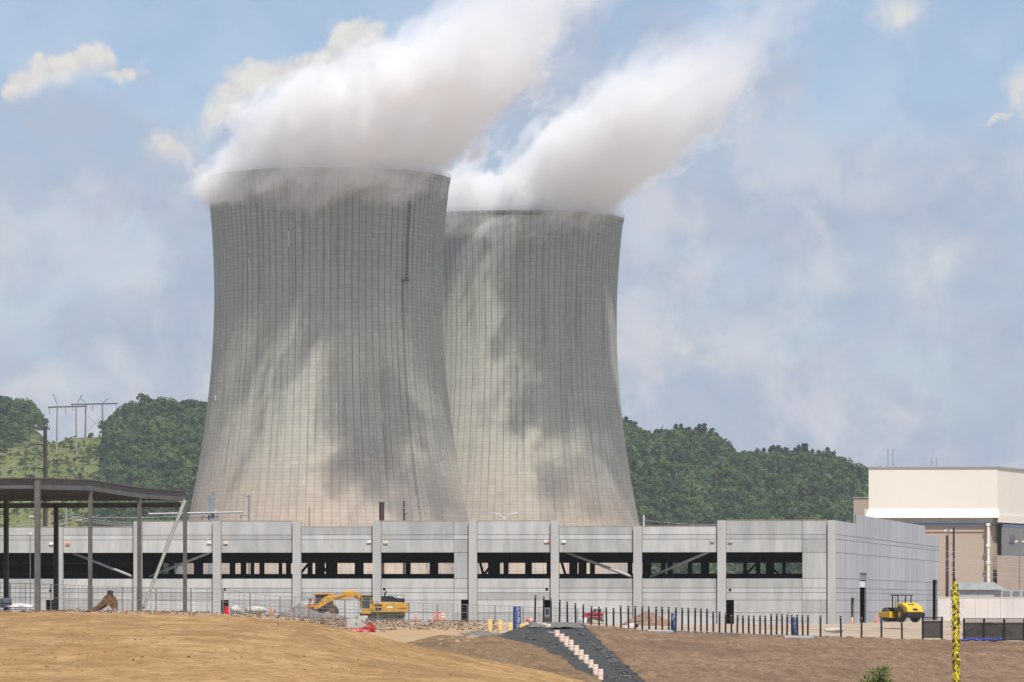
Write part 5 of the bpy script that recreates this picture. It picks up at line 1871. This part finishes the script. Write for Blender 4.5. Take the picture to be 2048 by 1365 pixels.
# red compact loader behind the posts
M_red = mk('machine_red', (0.40, 0.025, 0.035), 0.45, var=0.15, scale=1.5, spec=0.4)
M_wht = mk('white_paint', (0.66, 0.66, 0.66), 0.5, var=0.15)
ld = thing('compact_loader', 'red compact loader with a white bucket parked behind the black posts', 'loader', P(1187, 1248, 425), rad(8))
MB().prism([(-0.9, 0.45), (0.75, 0.3), (0.85, 1.0), (0.2, 1.05), (-0.6, 1.05), (-0.95, 0.8)], -0.6, 0.6).build('body', M_red, ld, bevel=0.05)
cbl = MB().prism([(-0.35, 1.0), (0.72, 1.0), (0.70, 1.52), (-0.15, 1.52)], -0.5, 0.5).build('cab', M_wht, ld, bevel=0.03)
MB().prism([(-0.22, 1.06), (0.22, 1.06), (0.22, 1.45), (-0.08, 1.45)], -0.515, -0.5).build('side_window', M_glass, cbl)
MB().prism([(0.28, 1.06), (0.66, 1.06), (0.66, 1.46), (0.28, 1.46)], -0.515, -0.5).build('radiator_grille', M_blk, cbl)
for y in (-0.85, 0.5):
    MB().prism(capsule(-0.5, 0.55, 0.27, 0.28), y, y + 0.35).build('track', M_track, ld, bevel=0.02)
ar = MB()
for y in (-0.72, 0.62):
    link(ar, (0.75, 1.0), (-0.75, 0.98), 0.09, 0.08, y, y + 0.1)
    link(ar, (-0.75, 0.98), (-1.05, 0.4), 0.08, 0.08, y, y + 0.1)
ar.build('lift_arm', M_red, ld)
MB().prism([(-1.25, 0.05), (-0.7, 0.05), (-0.72, 0.55), (-0.95, 0.6), (-1.25, 0.4)], -0.8, 0.8).build('bucket', M_wht, ld, bevel=0.03)
pt = thing('timber_pallet', 'pale timber pallet leaning against the red compact loader', 'pallet', P(1193, 1248, 419), rad(-10))
for k in range(6):
    MB().bar((-0.45 + k * 0.2, 0, 0.42 - k * 0.045), (-0.35 + k * 0.2, -0.5, 0.10 - k * 0.02), 0.13, 0.03).build('slat', mk('raw_timber', (0.45, 0.36, 0.22), 0.85), pt)
for k in (0, 1):
    MB().bar((-0.5, -0.1 - 0.28 * k, 0.36 - 0.2 * k), (0.65, -0.1 - 0.28 * k, 0.10 - 0.1 * k), 0.05, 0.08).build('runner', bpy.data.materials['raw_timber'], pt)

# loose digging bucket on the rubble
lb = thing('digging_bucket', 'rusty brown excavator bucket lying on the rubble under the steel frame', 'bucket', P(212, 1224, 388), rad(-12))
prof = [(-1.45, 0.10), (-1.2, 0.0), (-0.55, 0.18), (0.1, 0.62), (0.42, 0.55), (0.9, 0.05), (0.92, 0.75), (0.70, 1.30), (0.30, 1.52), (0.05, 1.35), (-0.2, 1.0), (-0.6, 0.55)]
for y in (-0.55, 0.5):
    MB().prism(prof, y, y + 0.05).build('side_plate', M_rust, lb, bevel=0.01)
sh_ = MB()
pp = [(-1.45, 0.10), (-0.6, 0.55), (-0.2, 1.0), (0.05, 1.35), (0.30, 1.50)]
for i in range(4):
    link(sh_, pp[i], pp[i + 1], 0.03, 0.03, -0.5, 0.5)
sh_.build('curved_back', M_rust, lb)
for k in range(5):
    MB().bar((-1.2, -0.48 + k * 0.24, 0.16), (-1.75, -0.48 + k * 0.24, -0.02), 0.12, 0.07).build('tooth', M_track, lb)
for y in (-0.2, 0.2):
    e = MB()
    e.prism([(0.15, 1.3), (0.55, 1.25), (0.6, 1.75), (0.38, 1.88), (0.18, 1.75)], y - 0.04, y + 0.04)
    e.build('pin_ear', M_track, lb)
MB().tube((0.38, -0.3, 1.66), (0.38, 0.3, 1.66), 0.07, n=10).build('pin', M_blk, lb)

# ---------------------------------------------------------------- small site things
M_cone = mk('cone_orange', (0.72, 0.13, 0.05), 0.55)
M_ref = mk('white_band', (0.75, 0.75, 0.72), 0.5)
M_orng = mk('drum_orange', (0.75, 0.17, 0.04), 0.55)


def drum(label, px, yb, Y, h, r):
    t = thing('traffic_drum', label, 'traffic drum', P(px, yb, Y), 0)
    MB().lathe([(0, 0), (r * 1.25, 0), (r * 1.25, 0.06 * h), (r, 0.08 * h), (r * 0.78, h * 0.98), (r * 0.3, h), (0, h)], n=18).build('barrel', M_orng, t)
    for k in (0.35, 0.7):
        rr = r * (1 - 0.22 * k) + 0.008
        MB().lathe([(rr + 0.006, h * k), (rr - 0.012, h * (k + 0.14))], n=18).build('reflective_band', M_ref, t)


drum('orange and white traffic drum before the grey wall, right of the excavator', 885.5, 1241, 430, 0.78, 0.21)
drum('small striped traffic drum in the narrow doorway of the side wall', 1704.5, 1248, 508, 0.75, 0.13)


def cone(label, px, yb, Y, h, tilt=(0, 0, 0), band=False):
    t = thing('traffic_cone', label, 'traffic cone', P(px, yb, Y), 0)
    t.rotation_euler = tilt
    MB().box(-h * 0.26, h * 0.26, -h * 0.26, h * 0.26, 0, 0.04).build('base', M_cone, t)
    MB().lathe([(h * 0.2, 0.04), (h * 0.05, h), (0, h)], n=16).build('body', M_cone, t)
    if band:
        MB().lathe([(h * 0.145, h * 0.42), (h * 0.105, h * 0.66)], n=16).build('reflective_band', M_ref, t)


cone('slim red-orange cone beside the orange drum', 872, 1243, 428, 1.05)
cone('orange cone lying on its side right of the blue wrapped post', 1052, 1239, 405, 0.85, (0, rad(100), 0), True)
cone('red-orange cone below the steel frame, right of the loose bucket', 249, 1224, 398, 0.34)
cone('red-orange cone left of the raking brace foot', 315, 1226, 398, 0.36)
cone('faded pink cone by the side wall of the grey building', 1752, 1246, 500, 0.8)
cone('red-orange cone left of the stone heap', 543, 1228, 420, 0.7)
cone('red-orange cone right of the excavator tracks', 832, 1240, 430, 0.55)

# red marker barricade and white sacks
rb = thing('barricade_flag', 'bright red safety flag sheet hung on a short stake', 'flag', P(452, 1228, 392), 0)
MB().tube((-0.3, 0, -0.2), (-0.05, 0, 0.85), 0.03, n=6).build('stake', M_rust, rb)
fl = MB()
n = 7
for i in range(n):
    a, b = i / n, (i + 1) / n
    y0_, y1_ = 0.05 * math.sin(a * 9), 0.05 * math.sin(b * 9)
    fl.hexa([(-0.22 + 0.5 * a, y0_, 0.05 - 0.15 * a), (-0.22 + 0.5 * b, y1_, 0.05 - 0.15 * b), (-0.22 + 0.5 * b, y1_ + 0.01, 0.05 - 0.15 * b), (-0.22 + 0.5 * a, y0_ + 0.01, 0.05 - 0.15 * a),
             (-0.12 + 0.32 * a, y0_, 0.68 - 0.05 * a), (-0.12 + 0.32 * b, y1_, 0.68 - 0.05 * b), (-0.12 + 0.32 * b, y1_ + 0.01, 0.68 - 0.05 * b), (-0.12 + 0.32 * a, y0_ + 0.01, 0.68 - 0.05 * a)])
fl.build('sheet', mk('flag_red', (0.55, 0.02, 0.025), 0.6), rb)
M_sack = mk('white_sack', (0.55, 0.53, 0.48), 0.9, var=0.12, scale=2, bump=0.03)
for lab, px, w_, h in (('square off-white bulk sack beside the red flag', 471, 0.95, 0.72), ('long low off-white bulk sack left of the stone heap', 512, 1.9, 0.66)):
    b = MB().lump((P(px, 1228, 415) + Vector((0, 0, h * 0.5))), (w_ * 0.56, 0.55, h * 0.58), int(px), 16, 9, 0.07).build('bulk_sack', M_sack)
    tag(b, lab, 'sack')
tk = thing('water_butt', 'dark blue-grey drum behind the mesh fence at the foot of the steel column', 'drum', P(12, 1216, 396), 0)
MB().lathe([(0, 0), (0.48, 0), (0.5, 0.05), (0.5, 0.75), (0.45, 0.84), (0, 0.86)], n=20).build('shell', mk('dull_blue_drum', (0.07, 0.085, 0.10), 0.6), tk)
MB().lathe([(0.515, 0.38), (0.515, 0.44)], n=20).build('hoop', M_blk, tk)
kt = thing('plastic_sheet', 'crumpled pale plastic sheet on the rubble at the foot of the steel columns', 'sheet', P(42, 1216, 395), 0)
MB().lump((0, 0, 0.12), (1.3, 0.4, 0.16), 5, 16, 8, 0.35).build('folds', mk('pale_plastic', (0.55, 0.55, 0.57), 0.5), kt)
# concrete manhole riser with red netting round it
M_cblk = mk('pale_concrete', (0.42, 0.41, 0.37), 0.9, var=0.1, scale=1.5)
cbk = thing('manhole_riser', 'pale square concrete manhole riser above the red netting', 'concrete box', P(710, 1258, 384), rad(8))
MB().box(-0.78, 0.85, -0.5, 0.5, -0.2, 0.80).build('lower_ring', M_cblk, cbk, bevel=0.02)
MB().box(0.2, 0.85, -0.4, 0.4, 0.80, 1.12).build('upper_ring', M_cblk, cbk, bevel=0.02)
MB().box(0.0, 0.10, -0.515, -0.5, 0.32, 0.50).build('number_mark', M_decal, cbk)
cb2 = thing('concrete_ring', 'low grey concrete ring beside the excavator tracks', 'concrete ring', P(724, 1243, 400), 0)
MB().lathe([(0.35, 0), (0.5, 0), (0.5, 0.5), (0.35, 0.5), (0.35, 0)], n=24).build('wall', M_cblk, cb2)
nt = thing('safety_netting', 'sagging bright red safety netting in front of the concrete riser', 'netting', P(718, 1269, 376), 0)
M_net = mk('red_netting', (0.60, 0.045, 0.04), 0.6, var=0.25, scale=6)
M_netp = mk('faded_netting', (0.62, 0.16, 0.16), 0.7, var=0.25, scale=6)


def net(pts_lo, pts_hi, mat):
    b = MB()
    n = 14
    vs = []
    m_ = 5
    for i in range(n + 1):
        f = i / n
        lo = Vector((np.interp(f, [k / (len(pts_lo) - 1) for k in range(len(pts_lo))], [p[0] for p in pts_lo]), 0, np.interp(f, [k / (len(pts_lo) - 1) for k in range(len(pts_lo))], [p[1] for p in pts_lo])))
        hi = Vector((np.interp(f, [k / (len(pts_hi) - 1) for k in range(len(pts_hi))], [p[0] for p in pts_hi]), 0.1, np.interp(f, [k / (len(pts_hi) - 1) for k in range(len(pts_hi))], [p[1] for p in pts_hi])))
        for j in range(m_ + 1):
            p = lo.lerp(hi, j / m_)
            vs.append(p + Vector((0, random.uniform(-0.08, 0.08), 0)))
    for i in range(n):
        for j in range(m_):
            a = i * (m_ + 1) + j
            b.add([vs[a], vs[a + m_ + 1], vs[a + m_ + 2], vs[a + 1]], [(0, 1, 2, 3)])
    return b


s = 385 / F
net([(-36 * s, 4 * s), (-8 * s, 3 * s), (14 * s, 5 * s), (22 * s, 3 * s)], [(-35 * s, 9 * s), (-8 * s, 11 * s), (10 * s, 15 * s), (20 * s, 22 * s)], M_netp).build('net_sheet', M_netp, nt)
net([(20 * s, 2 * s), (28 * s, -1 * s), (34 * s, 1 * s)], [(17 * s, 22 * s), (22 * s, 22 * s), (30 * s, 18 * s)], M_net).build('net_bunch', M_net, nt)
net([(-36 * s, 3 * s), (-31 * s, 3 * s), (-29 * s, 3 * s)], [(-36 * s, 9 * s), (-31 * s, 10 * s), (-29 * s, 9 * s)], M_net).build('net_bunch', M_net, nt)
MB().bar((4 * s, -0.15, 27 * s), (20 * s, -0.15, 18 * s), 0.08).build('stake', M_rust, nt)
MB().bar((18 * s, -0.15, 20 * s), (52 * s, -0.2, 4 * s), 0.08).build('stake', M_rust, nt)
pp_ = thing('drain_pipe', 'white drain pipe end poking out of the ditch among the column forms', 'pipe', P(1100, 1268, 384), rad(20))
MB().tube((-0.15, 0.3, 0), (0.3, -0.45, -0.02), 0.17, n=18, caps=False).build('pipe_wall', M_wht, pp_)
MB().tube((0.28, -0.42, -0.02), (0.29, -0.43, -0.02), 0.155, n=18).build('bore_disc', M_core, pp_)
bw = tag(MB().lump(P(1566 + 102, 1263, 424) + Vector((0, 0, 0.1)), (1.0, 0.5, 0.24), 3, 16, 9, 0.12).build('bulk_sack', M_cblk), 'flat grey smear at the foot of the building corner, behind the posts', 'sack')  # grey lump stands in for a smeared patch, not a sack
wb = thing('wheelbarrow', 'white and black wheelbarrow tipped over behind the posts by the brown heap', 'wheelbarrow', P(1263, 1256, 420), rad(15))
MB().prism([(-0.65, 0.02), (0.25, 0.12), (0.45, 0.5), (-0.1, 0.45)], -0.3, 0.3).build('tray', M_wht, wb, bevel=0.02)
MB().bar((-0.2, -0.25, 0.42), (0.7, -0.25, 0.62), 0.05).build('handle', M_blk, wb)
MB().bar((-0.2, 0.25, 0.42), (0.7, 0.25, 0.62), 0.05).build('handle', M_blk, wb)
MB().lathe([(0, -0.05), (0.2, -0.05), (0.2, 0.05), (0, 0.05)], (0.45, 0, 0.2), 16, 'y').build('wheel', M_blk, wb)
gp = thing('generator_set', 'grey cabinet generator standing in the dark doorway behind the black posts', 'generator', P(1095, 1243.5, 470), 0)
MB().box(-0.33, 0.33, -0.4, 0.4, 0.45, 1.45).build('cabinet', mk('generator_grey', (0.16, 0.165, 0.17), 0.6), gp, bevel=0.03)
MB().box(-0.20, 0.14, -0.415, -0.4, 0.75, 1.3).build('grille', M_blk, gp)
for x in (-0.2, 0.2):
    MB().lathe([(0, -0.06), (0.2, -0.06), (0.2, 0.06), (0, 0.06)], (x, -0.3, 0.2), 16, 'y').build('wheel', M_tyre, gp)
MB().box(-0.33, 0.33, -0.35, 0.35, 0.35, 0.45).build('frame', M_galv, gp)

# ---------------------------------------------------------------- black mesh screen fence on the right
M_mesh = mk('black_mesh', (0.030, 0.031, 0.032), 0.8)


def screen(label, px0, px1, y0, y1, Y, npost, group):
    s = Y / F
    L = P(px0, y1, Y)
    wd, h = (px1 - px0) * s, (y1 - y0) * s
    t = thing('mesh_screen_fence', label, 'fence', L, rad(2), group)
    for k in range(npost):
        x = wd * k / (npost - 1)
        MB().box(x - 0.09, x + 0.09, -0.09, 0.09, -0.4, h + 0.05).build('post', M_black, t)
    for z in (0.06, h * 0.80, h):
        MB().box(0, wd, -0.035, 0.035, z - 0.035, z + 0.035).build('rail', M_black, t)
    m_ = MB()
    n = int(wd / 0.085)
    for i in range(n):
        x = (i + 0.5) * wd / n
        m_.box(x - 0.032, x + 0.032, 0.03, 0.04, 0.05, h * 0.80)
    for i in range(int(h * 0.8 / 0.085)):
        z = 0.05 + (i + 0.5) * 0.085
        m_.box(0, wd, 0.042, 0.05, z - 0.028, z + 0.028)
    m_.build('woven_mesh', M_mesh, t)['kind'] = 'stuff'
    m2 = MB()
    for i in range(n):
        x = (i + 0.5) * wd / n
        m2.tube((x - 0.08, 0.03, h * 0.8), (x + 0.08, 0.03, h), 0.010, n=3)
        m2.tube((x + 0.08, 0.04, h * 0.8), (x - 0.08, 0.04, h), 0.010, n=3)
    m2.build('chain_link', M_mesh, t)['kind'] = 'stuff'


screen('black mesh fence bay by the roller, left of the yellow and black streamer post', 1845.5, 1884, 1235, 1277, 402, 2, 'black mesh fences')
screen('long black mesh fence with a blue sheet at its foot, right of the streamer post', 1928, 2130, 1238, 1282, 400, 6, 'black mesh fences')
bs = MB()
for k in range(14):
    a = P(1922 + k * 6.0, 1280 + 1.2 * math.sin(k * 1.3), 396.5)
    bs.lump(a, (0.22, 0.2, 0.09 + 0.05 * math.sin(k * 2.1) ** 2), k, 10, 6, 0.2)
tag(bs.build('blue_sheet', mk('blue_tarpaulin', (0.02, 0.06, 0.30), 0.5)), 'bright blue rolled sheet along the foot of the black mesh fence', 'tarpaulin')
heap('spoil_heap', 'dark earth heap just behind the long black mesh fence', 1975, 425, 5.2, 1.35, M_heap_brown, 21, base=CZ - 3.1)

# streamer-wrapped guy post nearest the camera
sp_ = P(1912, 1400, 205)
t = thing('streamer_post', 'tall guy post wrapped in yellow and black streamers', 'post', sp_, 0)
s = 205 / F
hh = 243 * s
MB().poly([(0.0, 0, -2.0), (0.02, 0, hh * 0.5), (-0.05, 0, hh)], [0.075, 0.06, 0.035], 8).build('guy_cable', M_blk, t)
M_sy = mk('streamer_yellow', (0.62, 0.50, 0.025), 0.5, var=0.25, scale=6)
M_sk = mk('streamer_black', (0.018, 0.017, 0.015), 0.6)
for nm, mat_, n, seed in (('yellow_streamers', M_sy, 1000, 3), ('black_streamers', M_sk, 420, 4)):
    rg = np.random.default_rng(seed)
    b = MB()
    for k in range(n):
        f = rg.uniform(0, 1)
        z = f * hh - 0.1
        r0 = 0.04 + 0.115 * min(1, (1 - f) * 9) * (0.85 + 0.15 * math.sin(f * 40))
        a = rg.uniform(0, 6.28)
        cx = 0.02 - 0.05 * f
        l, w_ = rg.uniform(0.10, 0.24), rg.uniform(0.018, 0.04)
        p = Vector((cx + r0 * 0.75 * math.cos(a), r0 * 0.75 * math.sin(a), z))
        q = p + Vector((math.cos(a) * rg.uniform(0, 0.06) + rg.normal(0, 0.05), math.sin(a) * 0.04, -l))
        tw = Vector((-math.sin(a), math.cos(a), rg.uniform(-0.3, 0.3))) * w_
        m_ = (p + q) / 2 + Vector((math.cos(a), math.sin(a), 0)) * 0.03
        b.add([p - tw * 0.6, p + tw * 0.6, m_ + tw, q + tw * 0.3, q - tw * 0.3, m_ - tw], [(0, 1, 2, 5), (5, 2, 3, 4)])
    b.build(nm, mat_, t)['kind'] = 'stuff'

# leafy shrub at the lower right
sh_ = thing('leafy_shrub', 'bright green leafy shrub at the bottom of the brown bank', 'shrub', P(1755, 1420, 230), 0)
s = 230 / F
rg = np.random.default_rng(11)
stems, Vs, Fs = MB(), [], []
tips = [(-24, 72), (-32, 60), (-10, 78), (4, 84), (14, 90), (24, 82), (10, 66), (-18, 50), (26, 60), (34, 48), (-6, 58), (18, 48), (-28, 40), (0, 40), (44, 44)]
for (tx, tz) in tips:
    e = Vector((tx * s, rg.uniform(-0.4, 0.4), tz * s))
    m_ = Vector((tx * s * 0.4, e.y * 0.4, tz * s * 0.6))
    stems.poly([(0, 0, -1.0), m_, e], [0.025, 0.016, 0.006], 5, False)
    for k in range(120):
        f = rg.uniform(0.35, 1.02)
        c = m_.lerp(e, (f - 0.35) / 0.65) + Vector(rg.normal(0, 0.11, 3))
        d = Vector(rg.normal(0, 1, 3))
        d.z = d.z * 0.5 + 0.2
        d.normalize()
        u = d.cross(Vector((0.2, 0.3, 1))).normalized()
        l, w_ = rg.uniform(0.08, 0.16), rg.uniform(0.04, 0.07)
        b0 = len(Vs)
        Vs += [c, c + d * l * 0.5 + u * w_, c + d * l, c + d * l * 0.5 - u * w_]
        Fs.append((b0, b0 + 1, b0 + 2, b0 + 3))
stems.build('stem', M_bark, sh_)
nmesh('leaves', np.array([tuple(v) for v in Vs]), np.array(Fs), foliage_mat('shrub_leaves', (0.085, 0.17, 0.035), (0.15, 0.26, 0.06), 0.35), sh_, attr=np.repeat(rg.random(len(Fs)), 4), kind='stuff')

# ---------------------------------------------------------------- poles, pylons and lines
M_cor = mk('weathering_steel', (0.065, 0.040, 0.034), 0.8, var=0.2, scale=0.8)
M_corp = mk('purple_brown_steel', (0.055, 0.045, 0.050), 0.8, var=0.2, scale=0.8)
M_wood = mk('grey_wood_pole', (0.30, 0.27, 0.22), 0.9, var=0.2, scale=1, stretch=(3, 3, 0.3))
M_gpaint = mk('blue_grey_paint', (0.27, 0.30, 0.32), 0.5, 0.1)
M_wire = mk('pale_wire', (0.42, 0.43, 0.44), 0.5, 0.3)
M_dwire = mk('dark_wire', (0.12, 0.13, 0.14), 0.5, 0.3)
M_ins = mk('insulator', (0.10, 0.11, 0.12), 0.3)


def pole(name, label, cat, px, y0, y1, w0, w1, Y, mat, group=None):
    s = Y / F
    t = thing(name, label, cat, P(px, y1, Y), 0, group)
    h = (y1 - y0) * s
    MB().tube((0, 0, 0), (0, 0, h), w1 * s / 2, w0 * s / 2, 14).build('shaft', mat, t)
    return t, h, s


t, h, s = pole('transmission_pole', 'thick dark brown steel pole rising behind the steel frame', 'pole', 90.5, 853, 1262, 7.5, 11, 690, M_corp)
for y in (890, 938):
    z = (1262 - y) * s
    MB().tube((0, 0, z), (-2.2, 0.5, z + 0.15), 0.10, 0.06, 8).build('davit_arm', M_corp, t)
    MB().lathe([(0.08, 0), (0.12, 0.1), (0.08, 0.2), (0.12, 0.3), (0.08, 0.4)], (-2.2, 0.5, z - 0.25), 10).build('insulator', M_ins, t)
t, h, s = pole('transmission_pole', 'short thick rust-brown pole above the building roof, left of the thin one', 'pole', 763.5, 1005, 1262, 10.5, 11.5, 720, M_cor)
MB().lathe([(0.48, h - 0.12), (0.50, h - 0.1), (0.50, h + 0.02), (0, h + 0.02)], n=16).build('cap', M_cor, t)
t, h, s = pole('transmission_pole', 'thin rust-brown pole above the building roof', 'pole', 808, 1003, 1262, 3.5, 5, 740, M_cor)
MB().tube((0, 0, h - 2.3), (0.5, 0, h - 2.0), 0.08, n=6).build('stub_arm', M_cor, t)
pole('utility_pole', 'pale wooden pole above the low parapet', 'pole', 619, 1015, 1262, 2.6, 4.2, 700, M_wood)
pole('utility_pole', 'pale wooden pole seen through the steel frame', 'pole', 132, 1006, 1262, 4.0, 5, 720, M_wood)
pole('utility_pole', 'tan wooden pole beside the thick dark pole under the steel roof', 'pole', 99, 1010, 1262, 4, 5, 725, mk('tan_pole', (0.33, 0.24, 0.15), 0.9))
pole('utility_pole', 'short white pole at the foot of the farther cooling tower', 'pole', 1287.5, 1031, 1262, 2.6, 3.5, 760, M_wht)
t, h, s = pole('transmission_pole', 'shorter dark pole of the pair before the tan hall wall', 'pole', 1894, 1071, 1245, 5.0, 6.5, 670, M_cor)
t2, h2, s2 = pole('transmission_pole', 'taller dark pole rising just behind the streamer post', 'pole', 1907.5, 1055, 1245, 4.2, 6.0, 650, M_cor)
for k in range(5):
    MB().tube((0, 0, h2 - 1 - k * 1.5), (-0.45, -0.1, h2 - 0.85 - k * 1.5), 0.05, n=6).build('insulator', M_ins, t2)
for lab, px, y0 in (('twin-head site light against the tan hall, beside the dark poles', 1897, 1062), ('twin-head site light against the grey cladding of the hall', 2039, 1084)):
    t, h, s = pole('site_light', lab, 'street light', px, y0, 1240, 1.6, 2.4, 800, M_galv)
    for q in (-1, 1):
        MB().bar((0, 0, h - 0.1), (q * 0.5, 0, h + 0.1), 0.08).build('arm', M_galv, t)
        MB().prism([(q * 0.35, h), (q * 0.85, h - 0.12), (q * 0.85, h + 0.1), (q * 0.4, h + 0.28)], -0.3, 0.3).build('lamp_head', M_wht, t)
t, h, s = pole('street_light', 'twin-arm street light with curved arms in front of the farther tower', 'street light', 1008.5, 1034, 1262, 1.6, 2.6, 800, M_wht)
for q in (-1, 1):
    MB().poly([(0, 0, h - 0.3), (q * 0.7, 0, h + 0.35), (q * 1.5, 0, h + 0.62), (q * 2.1, 0, h + 0.72)], 0.05, 6).build('arm', M_wht, t)
    MB().box(min(q * 1.9, q * 2.4), max(q * 1.9, q * 2.4), -0.12, 0.12, h + 0.66, h + 0.78).build('lamp_head', M_wht, t)
t, h, s = pole('street_light', 'small white street light before the mown hillside, under the steel roof', 'street light', 63, 1034, 1262, 1.6, 2.6, 720, M_galv)
MB().prism([(-0.55, h), (0.5, h), (0.2, h + 0.22), (-0.2, h + 0.22)], -0.2, 0.2).build('lamp_head', M_wht, t)
t, h, s = pole('camera_pole', 'thin pole with a white camera in front of the concrete building', 'pole', 60.5, 1068, 1240, 1.5, 2.0, 470, M_galv)
MB().lathe([(0, 0), (0.16, 0.05), (0.18, 0.2), (0.1, 0.3), (0, 0.32)], (0, -0.1, h - 0.2), 12).build('camera_head', M_wht, t)

# grey busbar structure above the roof
q = 640
s = q / F
bb = thing('busbar_structure', 'blue-grey substation posts carrying a long pale busbar tube above the roof', 'substation structure', P(425, 1262, q), 0)
for px, y0, w_ in ((425.5, 985, 7.0), (418.5, 992, 4.5), (498, 991, 4.5), (361, 1000, 5.0)):
    x = (px - 425) * s
    MB().box(x - w_ * s / 2, x + w_ * s / 2, -w_ * s / 2, w_ * s / 2, 0, (1262 - y0) * s).build('post', M_gpaint, bb)
MB().tube(((298 - 425) * s, -0.5, (1262 - 1028.5) * s), ((487 - 425) * s, -0.5, (1262 - 1025) * s), 0.14, n=10).build('busbar_tube', M_wire, bb)
for a, b, y0, y1 in ((404, 418, 1034, 1037), (428, 436, 1036, 1032), (482, 496, 1032, 1031.5), (482, 496, 991, 994), (426, 436, 987, 987)):
    MB().bar(((a - 425) * s, -0.3, (1262 - y0) * s), ((b - 425) * s, -0.1, (1262 - y1) * s), 0.10).build('bracket', M_gpaint, bb)
for px, y in ((404, 1034), (436, 1032), (482, 1031)):
    MB().tube(((px - 425) * s, -0.4, (1262 - y) * s), ((px - 425) * s, -0.4, (1262 - y - 7) * s), 0.06, n=8).build('insulator', M_ins, bb)


def h_frame(label, pxs, y_arm, arm, yb, horns, Y, xb):
    s = Y / F
    c = (pxs[0] + pxs[1]) / 2
    z0 = float(hill_z(c, Y))
    t = thing('transmission_tower', label, 'pylon', Vector(((c - 1024) * s, Y, z0)), 0, 'H-frame pylons on the hill')

    def L(px, y):
        return Vector(((px - c) * s, 0, CZ - (y - HZ) * s - z0))
    for px in pxs:
        top = L(px, y_arm - 1)
        MB().tube((top.x - 0.3 * (1 if px < c else -1), 0, -2), top, 0.62, 0.42, 8).build('pole', M_wood if xb is None else mk('hazed_pole', (0.22, 0.18, 0.17), 0.9), t)
    MB().bar(L(arm[0], y_arm + 1), L(arm[1], y_arm - 1), 0.75).build('crossarm', M_cor, t)
    for (a, ya, b, yb_) in horns:
        MB().tube(L(a, ya), L(b, yb_), 0.34, 0.24, 6).build('horn', M_gpaint, t)
    if xb:
        for (a, ya, b, yb_) in xb:
            MB().bar(L(a, ya), L(b, yb_), 0.28).build('cross_brace', M_gpaint, t)
    for px in (arm[0] + 3, (arm[0] + arm[1]) / 2 - 4, arm[1] - 3):
        ins = MB()
        p = L(px, y_arm + 2)
        for k in range(5):
            ins.lathe([(0.12, 0), (0.34, -0.35), (0.12, -0.5)], (p.x, 0, p.z - k * 0.75), 8)
        ins.build('insulator_string', M_ins, t)
    return t


h_frame('nearer H-frame pylon on the mown hillside, its pale poles standing in the grass', (114.5, 152), 814, (96, 174), 905, ((106, 788, 116, 813), (164.5, 789, 151.5, 813)), 2596, None)
h_frame('farther H-frame pylon on the hill crest, cross-braced below its arm', (171.5, 204.8), 808.5, (142, 236), 872, ((161, 797, 173, 808), (215, 798, 204, 808)), 2690, ((175, 832, 203, 862), (203, 832, 175, 862)))
for k, (px, y0) in enumerate(((1776, 898), (1786, 898), (1863, 915), (1873, 916))):
    t, h, s = pole('radio_mast', f'faint grey mast beyond the ridge, {["first", "second", "third", "last"][k]} of four above the cream hall', 'mast', px, y0, 985, 1.6, 2.0, 3300, M_gpaint)
    MB().bar((-0.5, 0, h * 0.86), (0.5, 0, h * 0.86), 0.5).build('antenna_panel', M_gpaint, t)


def wire(label, a, b, sag, r, mat):
    pts = []
    for i in range(17):
        f = i / 16
        p = Vector(a).lerp(Vector(b), f)
        p.z -= sag * 4 * f * (1 - f)
        pts.append(p)
    return tag(MB().poly(pts, r, 4, False).build('power_line', mat), label, 'power line')


wire('upper pale conductor sweeping in from the left to the thick dark pole', P(-120, 923, 700), P(89, 889, 690), 0.5, 0.05, M_wire)
wire('lower pale conductor sweeping in from the left to the thick dark pole', P(-120, 953, 700), P(89, 924, 690), 0.5, 0.05, M_wire)
for k, (y0, y1, y2) in enumerate([(1103, 1106, 1112), (1117, 1122, 1130), (1120, 1126, 1136), (1134, 1140, 1152), (1141, 1147, 1163)]):
    wire(f'{["topmost", "second", "third", "fourth", "lowest"][k]} pale line crossing in front of the tan hall', P(1862, y0 - 4, 640), P(2140, y2 + 5, 648), 0.25, 0.026, M_wire)
for k, (x0, y0, x1, y1) in enumerate([(30, 1052, 165, 1032), (60, 1058, 200, 1030), (130, 1030, 268, 1047), (130, 1036, 268, 1054), (150, 1038, 300, 1052), (185, 1035, 420, 1030), (20, 1046, 110, 1036)]):
    wire(f'{["first", "second", "third", "fourth", "fifth", "sixth", "seventh"][k]} of the pale lines fanning out low behind the steel frame', P(x0, y0, 705 + k), P(x1, y1, 712 + k), 0.2, 0.03, M_wire)
for k, (x0, y0, x1, y1) in enumerate([(764, 1007, 945, 1022), (764, 1008, 950, 1034), (808, 1006, 1010, 1026)]):
    wire(f'{["upper", "lower", "long"][k]} pale line running right from the rust-brown poles', P(x0, y0, 722 + k), P(x1, y1, 760 + k), 0.4, 0.025, M_wire)
wire('pale line low in front of the farther tower, towards the short white pole', P(1010, 1036, 790), P(1288, 1046, 762), 0.4, 0.025, M_wire)
wire('pale line from the short white pole along the wooded hill foot', P(1288, 1040, 762), P(1440, 1049, 768), 0.3, 0.025, M_wire)
